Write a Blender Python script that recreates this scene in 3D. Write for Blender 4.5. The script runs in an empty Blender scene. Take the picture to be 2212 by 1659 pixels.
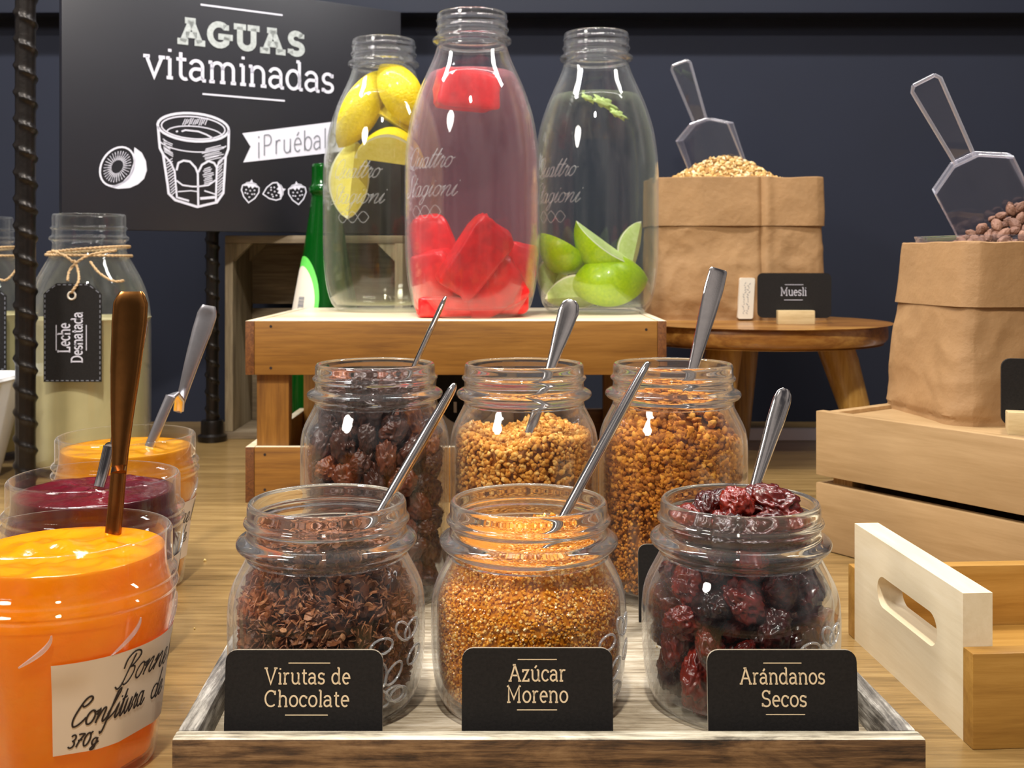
import bpy, bmesh, math, random
import numpy as np
from mathutils import Vector, Matrix, noise

random.seed(7)
RNG = np.random.default_rng(11)
SC = bpy.context.scene
COL = SC.collection
PI = math.pi

# ------------------------------------------------------------------ camera
F = 2350.0            # focal length in pixels of the 2212 px wide frame
YH = 555.0            # image row of the horizon
E = 0.192             # eye height above the counter
cam_d = bpy.data.cameras.new('camera')
cam = bpy.data.objects.new('camera', cam_d)
COL.objects.link(cam)
cam.location = (0, 0, E)
cam.rotation_euler = (PI / 2, 0, 0)
cam_d.sensor_width = 36.0
cam_d.lens = F / 2212.0 * 36.0
cam_d.shift_y = -(829.5 - YH) / 2212.0
cam_d.clip_start = 0.02
cam_d.dof.use_dof = True
cam_d.dof.focus_distance = 0.47
cam_d.dof.aperture_fstop = 30.0
SC.camera = cam

# ------------------------------------------------------------------ world, lights, exposure
SC.view_settings.view_transform = 'Standard'
SC.view_settings.look = 'None'
SC.view_settings.exposure = 0.0
SC.view_settings.gamma = 1.0
SC.view_settings.use_curve_mapping = False
cy = SC.cycles
cy.max_bounces = 24
cy.transmission_bounces = 20
cy.transparent_max_bounces = 40
cy.glossy_bounces = 8
cy.diffuse_bounces = 5
cy.sample_clamp_indirect = 6.0
cy.blur_glossy = 0.6

W = bpy.data.worlds.new('shop')
SC.world = W
W.use_nodes = True
wn, wl = W.node_tree.nodes, W.node_tree.links
wn.clear()
w_out = wn.new('ShaderNodeOutputWorld')
w_bg = wn.new('ShaderNodeBackground')
w_tc = wn.new('ShaderNodeTexCoord')
w_sep = wn.new('ShaderNodeSeparateXYZ')
w_r = wn.new('ShaderNodeValToRGB')
w_r.color_ramp.elements[0].position = 0.0
w_r.color_ramp.elements[0].color = (0.16, 0.12, 0.09, 1)
w_r.color_ramp.elements[1].position = 1.0
w_r.color_ramp.elements[1].color = (0.84, 0.80, 0.80, 1)
w_m = wn.new('ShaderNodeMapRange')
w_m.inputs[1].default_value = -1
w_m.inputs[2].default_value = 1
wl.new(w_tc.outputs['Generated'], w_sep.inputs[0])
wl.new(w_sep.outputs['Z'], w_m.inputs[0])
wl.new(w_m.outputs[0], w_r.inputs[0])
w_n = wn.new('ShaderNodeTexNoise')  # random blotches, added so metal and glass have something to mirror
w_n.inputs['Scale'].default_value = 2.6
w_n.inputs['Detail'].default_value = 3
wl.new(w_tc.outputs['Generated'], w_n.inputs['Vector'])
w_nr = wn.new('ShaderNodeValToRGB')
w_nr.color_ramp.elements[0].position, w_nr.color_ramp.elements[0].color = 0.42, (0.25, 0.25, 0.27, 1)
w_nr.color_ramp.elements[1].position, w_nr.color_ramp.elements[1].color = 0.62, (2.0, 1.9, 1.8, 1)
wl.new(w_n.outputs[0], w_nr.inputs[0])
w_mul = wn.new('ShaderNodeMix'); w_mul.data_type = 'RGBA'; w_mul.blend_type = 'MULTIPLY'
w_mul.inputs[0].default_value = 1.0
wl.new(w_r.outputs[0], w_mul.inputs[6]); wl.new(w_nr.outputs[0], w_mul.inputs[7])
wl.new(w_mul.outputs[2], w_bg.inputs['Color'])
wl.new(w_bg.outputs[0], w_out.inputs[0])
w_bg.inputs['Strength'].default_value = 0.34


def area_light(name, loc, target, size, energy, color, size_y=None):
    d = bpy.data.lights.new(name, 'AREA')
    d.energy = energy
    d.color = color
    d.size = size
    d.shape = 'DISK'
    if size_y:
        d.shape = 'RECTANGLE'
        d.size_y = size_y
    o = bpy.data.objects.new(name, d)
    COL.objects.link(o)
    o.location = loc
    o.rotation_euler = (Vector(target) - Vector(loc)).to_track_quat('-Z', 'Y').to_euler()
    return o


area_light('added_strip', (0.0, 0.82, 0.98), (0.0, 0.66, 0.05), 1.5, 15.0, (1.0, 0.98, 0.95), 0.05)  # unseen lamp, added for long highlights on rims and metal
area_light('ceiling_light', (-0.50, 0.75, 1.05), (-0.05, 0.75, 0.05), 0.12, 5.0, (0.97, 0.98, 1.0))
area_light('ceiling_light', (-0.06, -0.12, 1.22), (0.03, 0.50, 0.05), 0.08, 15.0, (1.0, 0.93, 0.82))
area_light('ceiling_light', (-0.75, 0.05, 0.85), (0.05, 0.60, 0.05), 0.25, 7.0, (1.0, 0.95, 0.88))


# ------------------------------------------------------------------ helpers
def lin(r, g, b):
    def f(c):
        c /= 255.0
        return c / 12.92 if c <= 0.04045 else ((c + 0.055) / 1.055) ** 2.4
    return (f(r), f(g), f(b), 1.0)


def P(px, py, Y):
    return Vector(((px - 1106.0) / F * Y, Y, E - (py - YH) / F * Y))


def tag(o, label=None, cat=None, group=None, kind=None):
    if label: o['label'] = label
    if cat: o['category'] = cat
    if group: o['group'] = group
    if kind: o['kind'] = kind
    return o


def thing(name, label, cat, loc=(0, 0, 0), rz=0.0, group=None):
    o = bpy.data.objects.new(name, None)
    o.empty_display_size = 0.02
    COL.objects.link(o)
    o.location = loc
    o.rotation_euler = (0, 0, rz)
    return tag(o, label, cat, group)


def link_mesh(name, me, parent=None, loc=None):
    o = bpy.data.objects.new(name, me)
    COL.objects.link(o)
    if parent is not None:
        o.parent = parent
    if loc is not None:
        o.location = loc
    return o


def dup(root, loc, rz=None, label=None, group=None, scale=None):
    r = root.copy()
    COL.objects.link(r)
    r.location = loc
    if rz is not None: r.rotation_euler = (0, 0, rz)
    if scale: r.scale = (scale,) * 3
    if label: r['label'] = label
    if group: r['group'] = group
    for ch in list(root.children):
        c = ch.copy()
        COL.objects.link(c)
        c.parent = r
        for g in list(ch.children):
            d = g.copy()
            COL.objects.link(d)
            d.parent = c
    return r


def catmull(pts, n=3):
    out = []
    m = len(pts)
    for i in range(m - 1):
        p0 = pts[max(i - 1, 0)]; p1 = pts[i]; p2 = pts[i + 1]; p3 = pts[min(i + 2, m - 1)]
        for k in range(n):
            t = k / n
            out.append(tuple(0.5 * ((2 * b) + (-a + c) * t + (2 * a - 5 * b + 4 * c - d) * t * t + (-a + 3 * b - 3 * c + d) * t ** 3)
                             for a, b, c, d in zip(p0, p1, p2, p3)))
    out.append(tuple(pts[-1]))
    return out


class MB:
    def __init__(s):
        s.v = []; s.f = []; s.mi = []; s.off = Vector((0, 0, 0))

    def add(s, vs, fs, m=0):
        b = len(s.v)
        s.v.extend(tuple(v) for v in vs)
        for f in fs:
            s.f.append(tuple(b + i for i in f)); s.mi.append(m)

    def box(s, lo, hi, bev=0.0, m=0, mat=None):
        bm = bmesh.new()
        bmesh.ops.create_cube(bm, size=1.0)
        c = [(a + b) / 2 for a, b in zip(lo, hi)]; d = [b - a for a, b in zip(lo, hi)]
        for v in bm.verts:
            v.co = Vector([c[i] + v.co[i] * d[i] for i in range(3)])
        if bev > 0:
            bmesh.ops.bevel(bm, geom=bm.edges[:], offset=bev, segments=2, affect='EDGES', profile=0.6)
        s.addbm(bm, m, mat)

    def addbm(s, bm, m=0, mat=None):
        bm.verts.index_update()
        vs = [(mat @ v.co) if mat else v.co.copy() for v in bm.verts]
        fs = [[v.index for v in f.verts] for f in bm.faces]
        s.add(vs, fs, m)
        bm.free()

    def hexa(s, c, bev=0.0, m=0):
        """c: 8 corners, bottom ring of 4 then top ring of 4."""
        bm = bmesh.new()
        vs = [bm.verts.new(p) for p in c]
        for f in ((3, 2, 1, 0), (4, 5, 6, 7), (0, 1, 5, 4), (1, 2, 6, 5), (2, 3, 7, 6), (3, 0, 4, 7)):
            bm.faces.new([vs[i] for i in f])
        bmesh.ops.recalc_face_normals(bm, faces=bm.faces[:])
        if bev > 0:
            bmesh.ops.bevel(bm, geom=bm.edges[:], offset=bev, segments=2, affect='EDGES', profile=0.6)
        s.addbm(bm, m)

    def lathe(s, prof, seg=64, c=(0, 0, 0), rf=None, m=0, mf=None):
        rings = []
        b0 = len(s.v)
        n = len(prof)
        for (r, z) in prof:
            if r < 1e-6:
                rings.append([len(s.v)])
                s.v.append((c[0], c[1], c[2] + z))
            else:
                ring = []
                for k in range(seg):
                    th = 2 * PI * k / seg
                    rr = rf(th, z, r) if rf else r
                    ring.append(len(s.v))
                    s.v.append((c[0] + rr * math.sin(th), c[1] - rr * math.cos(th), c[2] + z))
                rings.append(ring)
        for i in range(n - 1):
            a, b = rings[i], rings[i + 1]
            mm = mf(i) if mf else m
            if len(a) == 1 and len(b) == 1: continue
            for k in range(seg):
                k2 = (k + 1) % seg
                if len(a) == 1: s.f.append((a[0], b[k2], b[k]))
                elif len(b) == 1: s.f.append((a[k], a[k2], b[0]))
                else: s.f.append((a[k], a[k2], b[k2], b[k]))
                s.mi.append(mm)

    def sweep(s, pts, wd, ws, ts, seg=12, m=0, expo=1.0, caps=True):
        pts = [Vector(p) for p in pts]
        n = len(pts)
        base = len(s.v)
        for i, p in enumerate(pts):
            t = (pts[min(i + 1, n - 1)] - pts[max(i - 1, 0)]).normalized()
            w = Vector(wd[i] if isinstance(wd, list) else wd)
            w = (w - t * w.dot(t)).normalized()
            nn = t.cross(w)
            for k in range(seg):
                a = 2 * PI * k / seg
                ca, sa = math.cos(a), math.sin(a)
                ca = math.copysign(abs(ca) ** expo, ca); sa = math.copysign(abs(sa) ** expo, sa)
                s.v.append(tuple(p + w * (ca * ws[i] / 2) + nn * (sa * ts[i] / 2)))
        for i in range(n - 1):
            for k in range(seg):
                k2 = (k + 1) % seg
                s.f.append((base + i * seg + k, base + i * seg + k2, base + (i + 1) * seg + k2, base + (i + 1) * seg + k)); s.mi.append(m)
        if caps:
            s.f.append(tuple(base + k for k in range(seg))[::-1]); s.mi.append(m)
            s.f.append(tuple(base + (n - 1) * seg + k for k in range(seg))); s.mi.append(m)

    def tube(s, pts, r, seg=8, m=0, caps=True):
        pts = [Vector(p) for p in pts]
        n = len(pts)
        rs = r if isinstance(r, (list, tuple)) else [r] * n
        t0 = (pts[1] - pts[0]).normalized()
        up = Vector((0, 0, 1)) if abs(t0.z) < 0.9 else Vector((0, 1, 0))
        w = (up - t0 * up.dot(t0)).normalized()
        wds = []
        for i in range(n):
            t = (pts[min(i + 1, n - 1)] - pts[max(i - 1, 0)]).normalized()
            w = (w - t * w.dot(t))
            if w.length < 1e-6: w = Vector((1, 0, 0)) - t * t.x
            w = w.normalized()
            wds.append(w.copy())
        s.sweep(pts, wds, [2 * q for q in rs], [2 * q for q in rs], seg, m, 1.0, caps)

    def prism(s, poly, mapf, d0, d1, m=0):
        """poly: 2D outline; mapf(u, v, depth) -> 3D point."""
        n = len(poly)
        vs = [mapf(u, v, d0) for u, v in poly] + [mapf(u, v, d1) for u, v in poly]
        fs = [tuple(range(n))[::-1], tuple(range(n, 2 * n))]
        for i in range(n):
            j = (i + 1) % n
            fs.append((i, j, n + j, n + i))
        s.add(vs, fs, m)

    def build(s, name, mats, parent=None, smooth=None, local=True, recalc=True):
        me = bpy.data.meshes.new(name)
        o = Vector((0, 0, 0)) if local or parent is None else parent.location
        me.from_pydata([tuple(Vector(v) - o) for v in s.v], [], s.f)
        if not isinstance(mats, (list, tuple)): mats = [mats]
        for q in mats: me.materials.append(q)
        if len(mats) > 1:
            me.polygons.foreach_set('material_index', s.mi)
        if recalc:
            bm = bmesh.new(); bm.from_mesh(me)
            bmesh.ops.recalc_face_normals(bm, faces=bm.faces[:])
            bm.to_mesh(me); bm.free()
        if smooth is not None:
            me.polygons.foreach_set('use_smooth', [True] * len(me.polygons))
            me.set_sharp_from_angle(angle=math.radians(smooth))
        me.update()
        return link_mesh(name, me, parent)


def np_mesh(name, V, T, mat, tint=None, parent=None, smooth=True):
    me = bpy.data.meshes.new(name)
    nv, nt = len(V), len(T)
    me.vertices.add(nv)
    me.vertices.foreach_set('co', np.asarray(V, dtype=np.float32).ravel())
    me.loops.add(nt * 3)
    me.loops.foreach_set('vertex_index', np.asarray(T, dtype=np.int32).ravel())
    me.polygons.add(nt)
    me.polygons.foreach_set('loop_start', np.arange(0, nt * 3, 3, dtype=np.int32))
    me.polygons.foreach_set('use_smooth', np.full(nt, smooth))
    if tint is not None:
        a = me.attributes.new('tint', 'FLOAT', 'POINT')
        a.data.foreach_set('value', np.asarray(tint, dtype=np.float32))
    me.materials.append(mat)
    me.update(calc_edges=True)
    me.validate()
    return link_mesh(name, me, parent)


def ico(sub):
    bm = bmesh.new()
    bmesh.ops.create_icosphere(bm, subdivisions=sub, radius=1.0)
    bm.verts.index_update()
    V = np.array([v.co[:] for v in bm.verts]); T = np.array([[v.index for v in f.verts] for f in bm.faces])
    bm.free()
    return V, T


def rand_rot(n):
    q = RNG.normal(size=(n, 4)); q /= np.linalg.norm(q, axis=1)[:, None]
    w, x, y, z = q.T
    return np.stack([np.stack([1 - 2 * (y * y + z * z), 2 * (x * y - z * w), 2 * (x * z + y * w)], -1),
                     np.stack([2 * (x * y + z * w), 1 - 2 * (x * x + z * z), 2 * (y * z - x * w)], -1),
                     np.stack([2 * (x * z - y * w), 2 * (y * z + x * w), 1 - 2 * (x * x + y * y)], -1)], 1)


def scatter(bases, pos, scale, tints, rots=None):
    n = len(pos)
    if rots is None: rots = rand_rot(n)
    Vs, Ts, tt = [], [], []
    b = 0
    pick = RNG.integers(0, len(bases), n)
    for i in range(n):
        V, T = bases[pick[i]]
        v = (V * scale[i]) @ rots[i].T + pos[i]
        Vs.append(v); Ts.append(T + b); b += len(V)
        tt.append(np.full(len(V), tints[i]))
    return np.concatenate(Vs), np.concatenate(Ts), np.concatenate(tt)


# ------------------------------------------------------------------ materials
def new_mat(name):
    m = bpy.data.materials.new(name)
    m.use_nodes = True
    nt = m.node_tree
    nt.nodes.clear()
    out = nt.nodes.new('ShaderNodeOutputMaterial')
    return m, nt.nodes, nt.links, out


def principled(N, color=None, rough=0.5, metal=0.0, spec=0.5, coat=0.0, sss=0.0, sss_r=None, trans=0.0, sheen=0.0):
    b = N.new('ShaderNodeBsdfPrincipled')
    if color: b.inputs['Base Color'].default_value = color
    b.inputs['Roughness'].default_value = rough
    b.inputs['Metallic'].default_value = metal
    b.inputs['Specular IOR Level'].default_value = spec
    b.inputs['Coat Weight'].default_value = coat
    b.inputs['Coat Roughness'].default_value = 0.08
    b.inputs['Subsurface Weight'].default_value = sss
    if sss_r: 
        b.inputs['Subsurface Radius'].default_value = sss_r
        b.inputs['Subsurface Scale'].default_value = 1.0
    b.inputs['Transmission Weight'].default_value = trans
    b.inputs['Sheen Weight'].default_value = sheen
    return b


def ramp(N, stops):
    r = N.new('ShaderNodeValToRGB')
    e = r.color_ramp.elements
    e[0].position, e[0].color = stops[0]
    e[1].position, e[1].color = stops[-1]
    for p, c in stops[1:-1]:
        q = e.new(p); q.color = c
    return r


def tex_coord(N, L, scale=(1, 1, 1), rot=(0, 0, 0), kind='Object'):
    tc = N.new('ShaderNodeTexCoord'); mp = N.new('ShaderNodeMapping')
    mp.inputs['Scale'].default_value = scale
    mp.inputs['Rotation'].default_value = rot
    L.new(tc.outputs[kind], mp.inputs[0])
    return mp.outputs[0]


def noise_tex(N, L, co, scale, detail=6, rough=0.6, dist=0.0):
    t = N.new('ShaderNodeTexNoise')
    t.inputs['Scale'].default_value = scale
    t.inputs['Detail'].default_value = detail
    t.inputs['Roughness'].default_value = rough
    t.inputs['Distortion'].default_value = dist
    if co is not None: L.new(co, t.inputs['Vector'])
    return t.outputs[0]


def bump(N, L, h, strength=0.3, dist=0.001):
    b = N.new('ShaderNodeBump')
    b.inputs['Strength'].default_value = strength
    b.inputs['Distance'].default_value = dist
    L.new(h, b.inputs['Height'])
    return b.outputs[0]


def mix_col(N, L, fac, a, b, mode='MIX'):
    m = N.new('ShaderNodeMix'); m.data_type = 'RGBA'; m.blend_type = mode
    for val, i in ((fac, 0), (a, 6), (b, 7)):
        if hasattr(val, 'links'): L.new(val, m.inputs[i])
        else: m.inputs[i].default_value = val
    return m.outputs[2]


def mat_plain(name, color, rough=0.5, metal=0.0, spec=0.5, coat=0.0, var=0.0, vscale=200, bmp=0.0, bscale=300, bdist=0.0006):
    m, N, L, out = new_mat(name)
    b = principled(N, color, rough, metal, spec, coat)
    if var > 0 or bmp > 0:
        co = tex_coord(N, L)
        if var > 0:
            n = noise_tex(N, L, co, vscale)
            dark = tuple(c * (1 - var) for c in color[:3]) + (1,)
            light = tuple(min(1, c * (1 + var)) for c in color[:3]) + (1,)
            r = ramp(N, [(0.3, dark), (0.7, light)])
            L.new(n, r.inputs[0]); L.new(r.outputs[0], b.inputs['Base Color'])
        if bmp > 0:
            n2 = noise_tex(N, L, co, bscale)
            L.new(bump(N, L, n2, bmp, bdist), b.inputs['Normal'])
    L.new(b.outputs[0], out.inputs[0])
    return m


def mat_wood(name, c_dark, c_mid, c_light, axis='X', grain=60, stretch=0.06, rough=0.45, coat=0.0, bmp=0.25, knots=None, big=9, rot=(0, 0, 0), spec=0.5):
    m, N, L, out = new_mat(name)
    sc = {'X': (stretch, 1, 1), 'Y': (1, stretch, 1), 'Z': (1, 1, stretch)}[axis]
    co = tex_coord(N, L, sc, rot)
    fine = noise_tex(N, L, co, grain * 14, 8, 0.7, 0.4)
    wide = noise_tex(N, L, co, grain * 2.6, 5, 0.6, 1.4)
    co2 = tex_coord(N, L, tuple(0.35 + 0.65 * q for q in sc), rot)
    blot = noise_tex(N, L, co2, big, 3, 0.5, 0.3)
    r = ramp(N, [(0.36, c_dark), (0.5, c_mid), (0.64, c_light)])
    mx = N.new('ShaderNodeMath'); mx.operation = 'MULTIPLY_ADD'
    L.new(fine, mx.inputs[0]); mx.inputs[1].default_value = 0.35
    m2 = N.new('ShaderNodeMath'); m2.operation = 'MULTIPLY_ADD'
    L.new(wide, m2.inputs[0]); m2.inputs[1].default_value = 0.40
    m3 = N.new('ShaderNodeMath'); m3.operation = 'MULTIPLY'
    L.new(blot, m3.inputs[0]); m3.inputs[1].default_value = 0.25
    L.new(m3.outputs[0], m2.inputs[2]); L.new(m2.outputs[0], mx.inputs[2])
    L.new(mx.outputs[0], r.inputs[0])
    col = r.outputs[0]
    if knots:
        v = N.new('ShaderNodeTexVoronoi'); v.inputs['Scale'].default_value = knots[0]
        L.new(tex_coord(N, L, (0.6, 0.6, 1)), v.inputs['Vector'])
        kr = ramp(N, [(0.0, (1, 1, 1, 1)), (knots[1], (0, 0, 0, 1))])
        L.new(v.outputs['Distance'], kr.inputs[0])
        col = mix_col(N, L, kr.outputs[0], col, knots[2])
    b = principled(N, None, rough, 0, spec, coat)
    L.new(col, b.inputs['Base Color'])
    L.new(bump(N, L, fine, bmp, 0.0005), b.inputs['Normal'])
    L.new(b.outputs[0], out.inputs[0])
    return m


def mat_glass(name, tint=(0.97, 0.98, 0.98, 1), power=3.2, base=0.045, haze=0.02, edge_haze=0.22, gloss_rough=0.02, haze_col=(0.8, 0.82, 0.84, 1), top=0.9):
    """Clear thin-walled glass: transparent, mirror-like towards the silhouette, with a whitish haze there standing in for refracted light."""
    m, N, L, out = new_mat(name)
    lw = N.new('ShaderNodeLayerWeight'); lw.inputs['Blend'].default_value = 0.5
    pw = N.new('ShaderNodeMath'); pw.operation = 'POWER'; pw.inputs[1].default_value = power
    L.new(lw.outputs['Facing'], pw.inputs[0])
    ma = N.new('ShaderNodeMath'); ma.operation = 'MULTIPLY_ADD'; ma.use_clamp = True
    L.new(pw.outputs[0], ma.inputs[0]); ma.inputs[1].default_value = top - base; ma.inputs[2].default_value = base
    tr = N.new('ShaderNodeBsdfTransparent'); tr.inputs[0].default_value = tint
    gl = N.new('ShaderNodeBsdfGlossy'); gl.inputs['Roughness'].default_value = gloss_rough
    gl.inputs['Color'].default_value = (1, 1, 1, 1)
    mx = N.new('ShaderNodeMixShader')
    L.new(ma.outputs[0], mx.inputs[0]); L.new(tr.outputs[0], mx.inputs[1]); L.new(gl.outputs[0], mx.inputs[2])
    p2 = N.new('ShaderNodeMath'); p2.operation = 'POWER'; p2.inputs[1].default_value = 2.5
    L.new(lw.outputs['Facing'], p2.inputs[0])
    hz = N.new('ShaderNodeMath'); hz.operation = 'MULTIPLY_ADD'; hz.inputs[1].default_value = edge_haze; hz.inputs[2].default_value = haze
    L.new(p2.outputs[0], hz.inputs[0])
    df = N.new('ShaderNodeBsdfDiffuse'); df.inputs[0].default_value = haze_col
    tl = N.new('ShaderNodeBsdfTranslucent'); tl.inputs[0].default_value = haze_col
    dm = N.new('ShaderNodeMixShader'); dm.inputs[0].default_value = 0.5
    L.new(df.outputs[0], dm.inputs[1]); L.new(tl.outputs[0], dm.inputs[2])
    m2 = N.new('ShaderNodeMixShader')
    L.new(hz.outputs[0], m2.inputs[0]); L.new(mx.outputs[0], m2.inputs[1]); L.new(dm.outputs[0], m2.inputs[2])
    L.new(m2.outputs[0], out.inputs[0])
    return m


def mat_solid_glass(name, color=(1, 1, 1, 1), ior=1.5, rough=0.0):
    m, N, L, out = new_mat(name)
    g = N.new('ShaderNodeBsdfGlass')
    g.inputs['Color'].default_value = color
    g.inputs['IOR'].default_value = ior
    g.inputs['Roughness'].default_value = rough
    L.new(g.outputs[0], out.inputs[0])
    return m


def mat_water(name, color, cloud, cloud_col):
    """Water; the cloudy ones carry a little suspended juice."""
    m, N, L, out = new_mat(name)
    g = N.new('ShaderNodeBsdfGlass'); g.inputs['Color'].default_value = color; g.inputs['IOR'].default_value = 1.33
    d = N.new('ShaderNodeBsdfTranslucent'); d.inputs[0].default_value = cloud_col
    d2 = N.new('ShaderNodeBsdfDiffuse'); d2.inputs[0].default_value = cloud_col
    dm = N.new('ShaderNodeMixShader'); dm.inputs[0].default_value = 0.5
    L.new(d.outputs[0], dm.inputs[1]); L.new(d2.outputs[0], dm.inputs[2])
    mx = N.new('ShaderNodeMixShader'); mx.inputs[0].default_value = cloud
    L.new(g.outputs[0], mx.inputs[1]); L.new(dm.outputs[0], mx.inputs[2])
    L.new(mx.outputs[0], out.inputs[0])
    return m


def mat_tint(name, stops, rough=0.6, spec=0.4, bmp=0.3, bscale=900, sss=0.0, sss_r=None, mixn=0.25):
    """Loose food: every grain carries its own tint."""
    m, N, L, out = new_mat(name)
    at = N.new('ShaderNodeAttribute'); at.attribute_name = 'tint'
    co = tex_coord(N, L)
    n = noise_tex(N, L, co, bscale)
    ma = N.new('ShaderNodeMath'); ma.operation = 'MULTIPLY_ADD'
    L.new(n, ma.inputs[0]); ma.inputs[1].default_value = mixn
    sb = N.new('ShaderNodeMath'); sb.operation = 'SUBTRACT'; sb.inputs[1].default_value = mixn / 2
    L.new(at.outputs['Fac'], sb.inputs[0]); L.new(sb.outputs[0], ma.inputs[2])
    r = ramp(N, stops)
    L.new(ma.outputs[0], r.inputs[0])
    b = principled(N, None, rough, 0, spec, 0, sss, sss_r)
    L.new(r.outputs[0], b.inputs['Base Color'])
    L.new(bump(N, L, n, bmp, 0.0005), b.inputs['Normal'])
    L.new(b.outputs[0], out.inputs[0])
    return m


def mat_fruit(name, stops, rough=0.35, scale=300, bmp=0.5, coat=0.3, rnd=0.5, sss=0.0, sss_r=None, bdist=0.0006):
    m, N, L, out = new_mat(name)
    co = tex_coord(N, L)
    n = noise_tex(N, L, co, scale, 6, 0.6, 0.6)
    oi = N.new('ShaderNodeObjectInfo')
    ma = N.new('ShaderNodeMath'); ma.operation = 'MULTIPLY_ADD'
    L.new(oi.outputs['Random'], ma.inputs[0]); ma.inputs[1].default_value = rnd
    sb = N.new('ShaderNodeMath'); sb.operation = 'MULTIPLY'; sb.inputs[1].default_value = 1 - rnd
    L.new(n, sb.inputs[0]); L.new(sb.outputs[0], ma.inputs[2])
    r = ramp(N, stops)
    L.new(ma.outputs[0], r.inputs[0])
    b = principled(N, None, rough, 0, 0.5, coat, sss, sss_r)
    L.new(r.outputs[0], b.inputs['Base Color'])
    L.new(bump(N, L, n, bmp, bdist), b.inputs['Normal'])
    L.new(b.outputs[0], out.inputs[0])
    return m


M = {}
M['wall'] = mat_plain('navy_wall_paint', lin(16, 22, 40), 0.85, var=0.08, vscale=8, bmp=0.05, bscale=250)
M['header'] = mat_plain('navy_header_paint', lin(17, 24, 42), 0.6, var=0.05, vscale=8)
M['counter'] = mat_wood('oak_counter', lin(96, 74, 40), lin(146, 116, 70), lin(178, 148, 96), 'X', 44, 0.05, 0.30, 0.35, 0.15, big=5)
M['alu'] = mat_plain('brushed_aluminium', lin(222, 222, 230), 0.4, 0.0)
M['pine'] = mat_wood('pine_crate', lin(104, 64, 18), lin(142, 96, 34), lin(164, 116, 50), 'X', 30, 0.05, 0.5, 0.1, 0.2, big=10, knots=(13.0, 0.035, lin(74, 44, 18)))
M['pine_v'] = mat_wood('pine_crate_upright', lin(104, 64, 20), lin(140, 94, 34), lin(164, 116, 52), 'Z', 34, 0.05, 0.45, 0.1, 0.2, big=10)
M['pine_end'] = mat_wood('pine_end_grain', lin(62, 32, 10), lin(108, 62, 22), lin(146, 94, 40), 'Y', 90, 0.2, 0.6, 0, 0.3, rot=(0.6, 0, 0))
M['pine_lit'] = mat_wood('pine_lit_top', lin(208, 182, 140), lin(232, 214, 182), lin(246, 236, 214), 'X', 30, 0.05, 0.4, 0.2, 0.15)  # crate pine again, glare from above put into a paler colour
M['grey_wood'] = mat_wood('weathered_crate_wood', lin(92, 78, 58), lin(134, 118, 92), lin(166, 150, 122), 'Z', 40, 0.06, 0.7, 0, 0.4)
M['grey_wood_h'] = mat_wood('weathered_crate_slat', lin(88, 74, 56), lin(120, 104, 82), lin(150, 134, 108), 'X', 40, 0.06, 0.7, 0, 0.4)
M['ply'] = mat_wood('birch_box', lin(156, 124, 82), lin(172, 140, 98), lin(186, 154, 112), 'X', 20, 0.08, 0.5, 0.05, 0.1, knots=(26.0, 0.02, lin(140, 100, 60)))
M['ply_edge'] = mat_wood('birch_box_edge', lin(150, 110, 54), lin(196, 156, 92), lin(214, 180, 122), 'Z', 160, 0.03, 0.55, 0, 0.1)
M['pale'] = mat_wood('pale_basswood', lin(214, 196, 162), lin(224, 208, 176), lin(232, 218, 190), 'Y', 24, 0.08, 0.5, 0.05, 0.1)
M['pale_slat'] = mat_wood('pine_box_slat', lin(134, 92, 34), lin(164, 120, 52), lin(184, 140, 70), 'X', 26, 0.06, 0.45, 0.1, 0.15, knots=(18.0, 0.02, lin(90, 56, 24)))
M['stool'] = mat_wood('acacia_stool', lin(82, 46, 18), lin(150, 98, 42), lin(196, 148, 74), 'X', 18, 0.12, 0.35, 0.3, 0.15, big=14)
M['stool_leg'] = mat_wood('acacia_stool_leg', lin(120, 82, 34), lin(168, 124, 56), lin(198, 158, 84), 'Z', 30, 0.06, 0.4, 0.2, 0.15)
M['block'] = mat_wood('pale_sign_block', lin(188, 160, 112), lin(212, 188, 142), lin(226, 206, 166), 'X', 30, 0.08, 0.5)
M['black_steel'] = mat_plain('black_rebar_paint', lin(30, 25, 22), 0.32, 0.5, 0.6, var=0.35, vscale=120, bmp=0.4, bscale=220)
M['card'] = mat_plain('black_card', lin(24, 21, 20), 0.75, 0, 0.3, var=0.35, vscale=900, bmp=0.2, bscale=900)
M['card_edge'] = mat_plain('worn_card_edge', lin(150, 138, 120), 0.8)
M['cream_print'] = mat_plain('cream_print', lin(222, 200, 165), 0.7)
M['white_print'] = mat_plain('white_print', lin(214, 214, 228), 0.7)
M['grey_print'] = mat_plain('chalk_grey_print', lin(172, 178, 178), 0.8, var=0.2, vscale=300)
M['dim_print'] = mat_plain('grey_banner_print', lin(120, 122, 132), 0.7)
M['board'] = mat_plain('chalkboard_panel', lin(30, 30, 37), 0.40, 0, 0.5, var=0.05, vscale=30)
M['steel'] = mat_plain('polished_steel', lin(206, 202, 200), 0.11, 1.0, var=0.06, vscale=200, bmp=0.02, bscale=900)
M['warm'] = mat_plain('warm_tinted_steel', lin(172, 116, 62), 0.2, 1.0, var=0.1, vscale=150, bmp=0.03, bscale=700)  # plain steel; reflection of warm surroundings put into its colour
M['satin_steel'] = mat_plain('satin_steel', lin(214, 212, 216), 0.28, 1.0, var=0.08, vscale=160, bmp=0.03, bscale=700)
M['twine'] = mat_plain('jute_twine', lin(190, 158, 116), 0.9, var=0.25, vscale=700, bmp=0.6, bscale=1200)
M['paper'] = mat_plain('brown_kraft_paper', lin(158, 122, 82), 0.7, 0, 0.4, var=0.07, vscale=30, bmp=0.45, bscale=60, bdist=0.003)
M['label'] = mat_plain('cream_label_paper', lin(226, 208, 186), 0.55, 0, 0.4)
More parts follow.
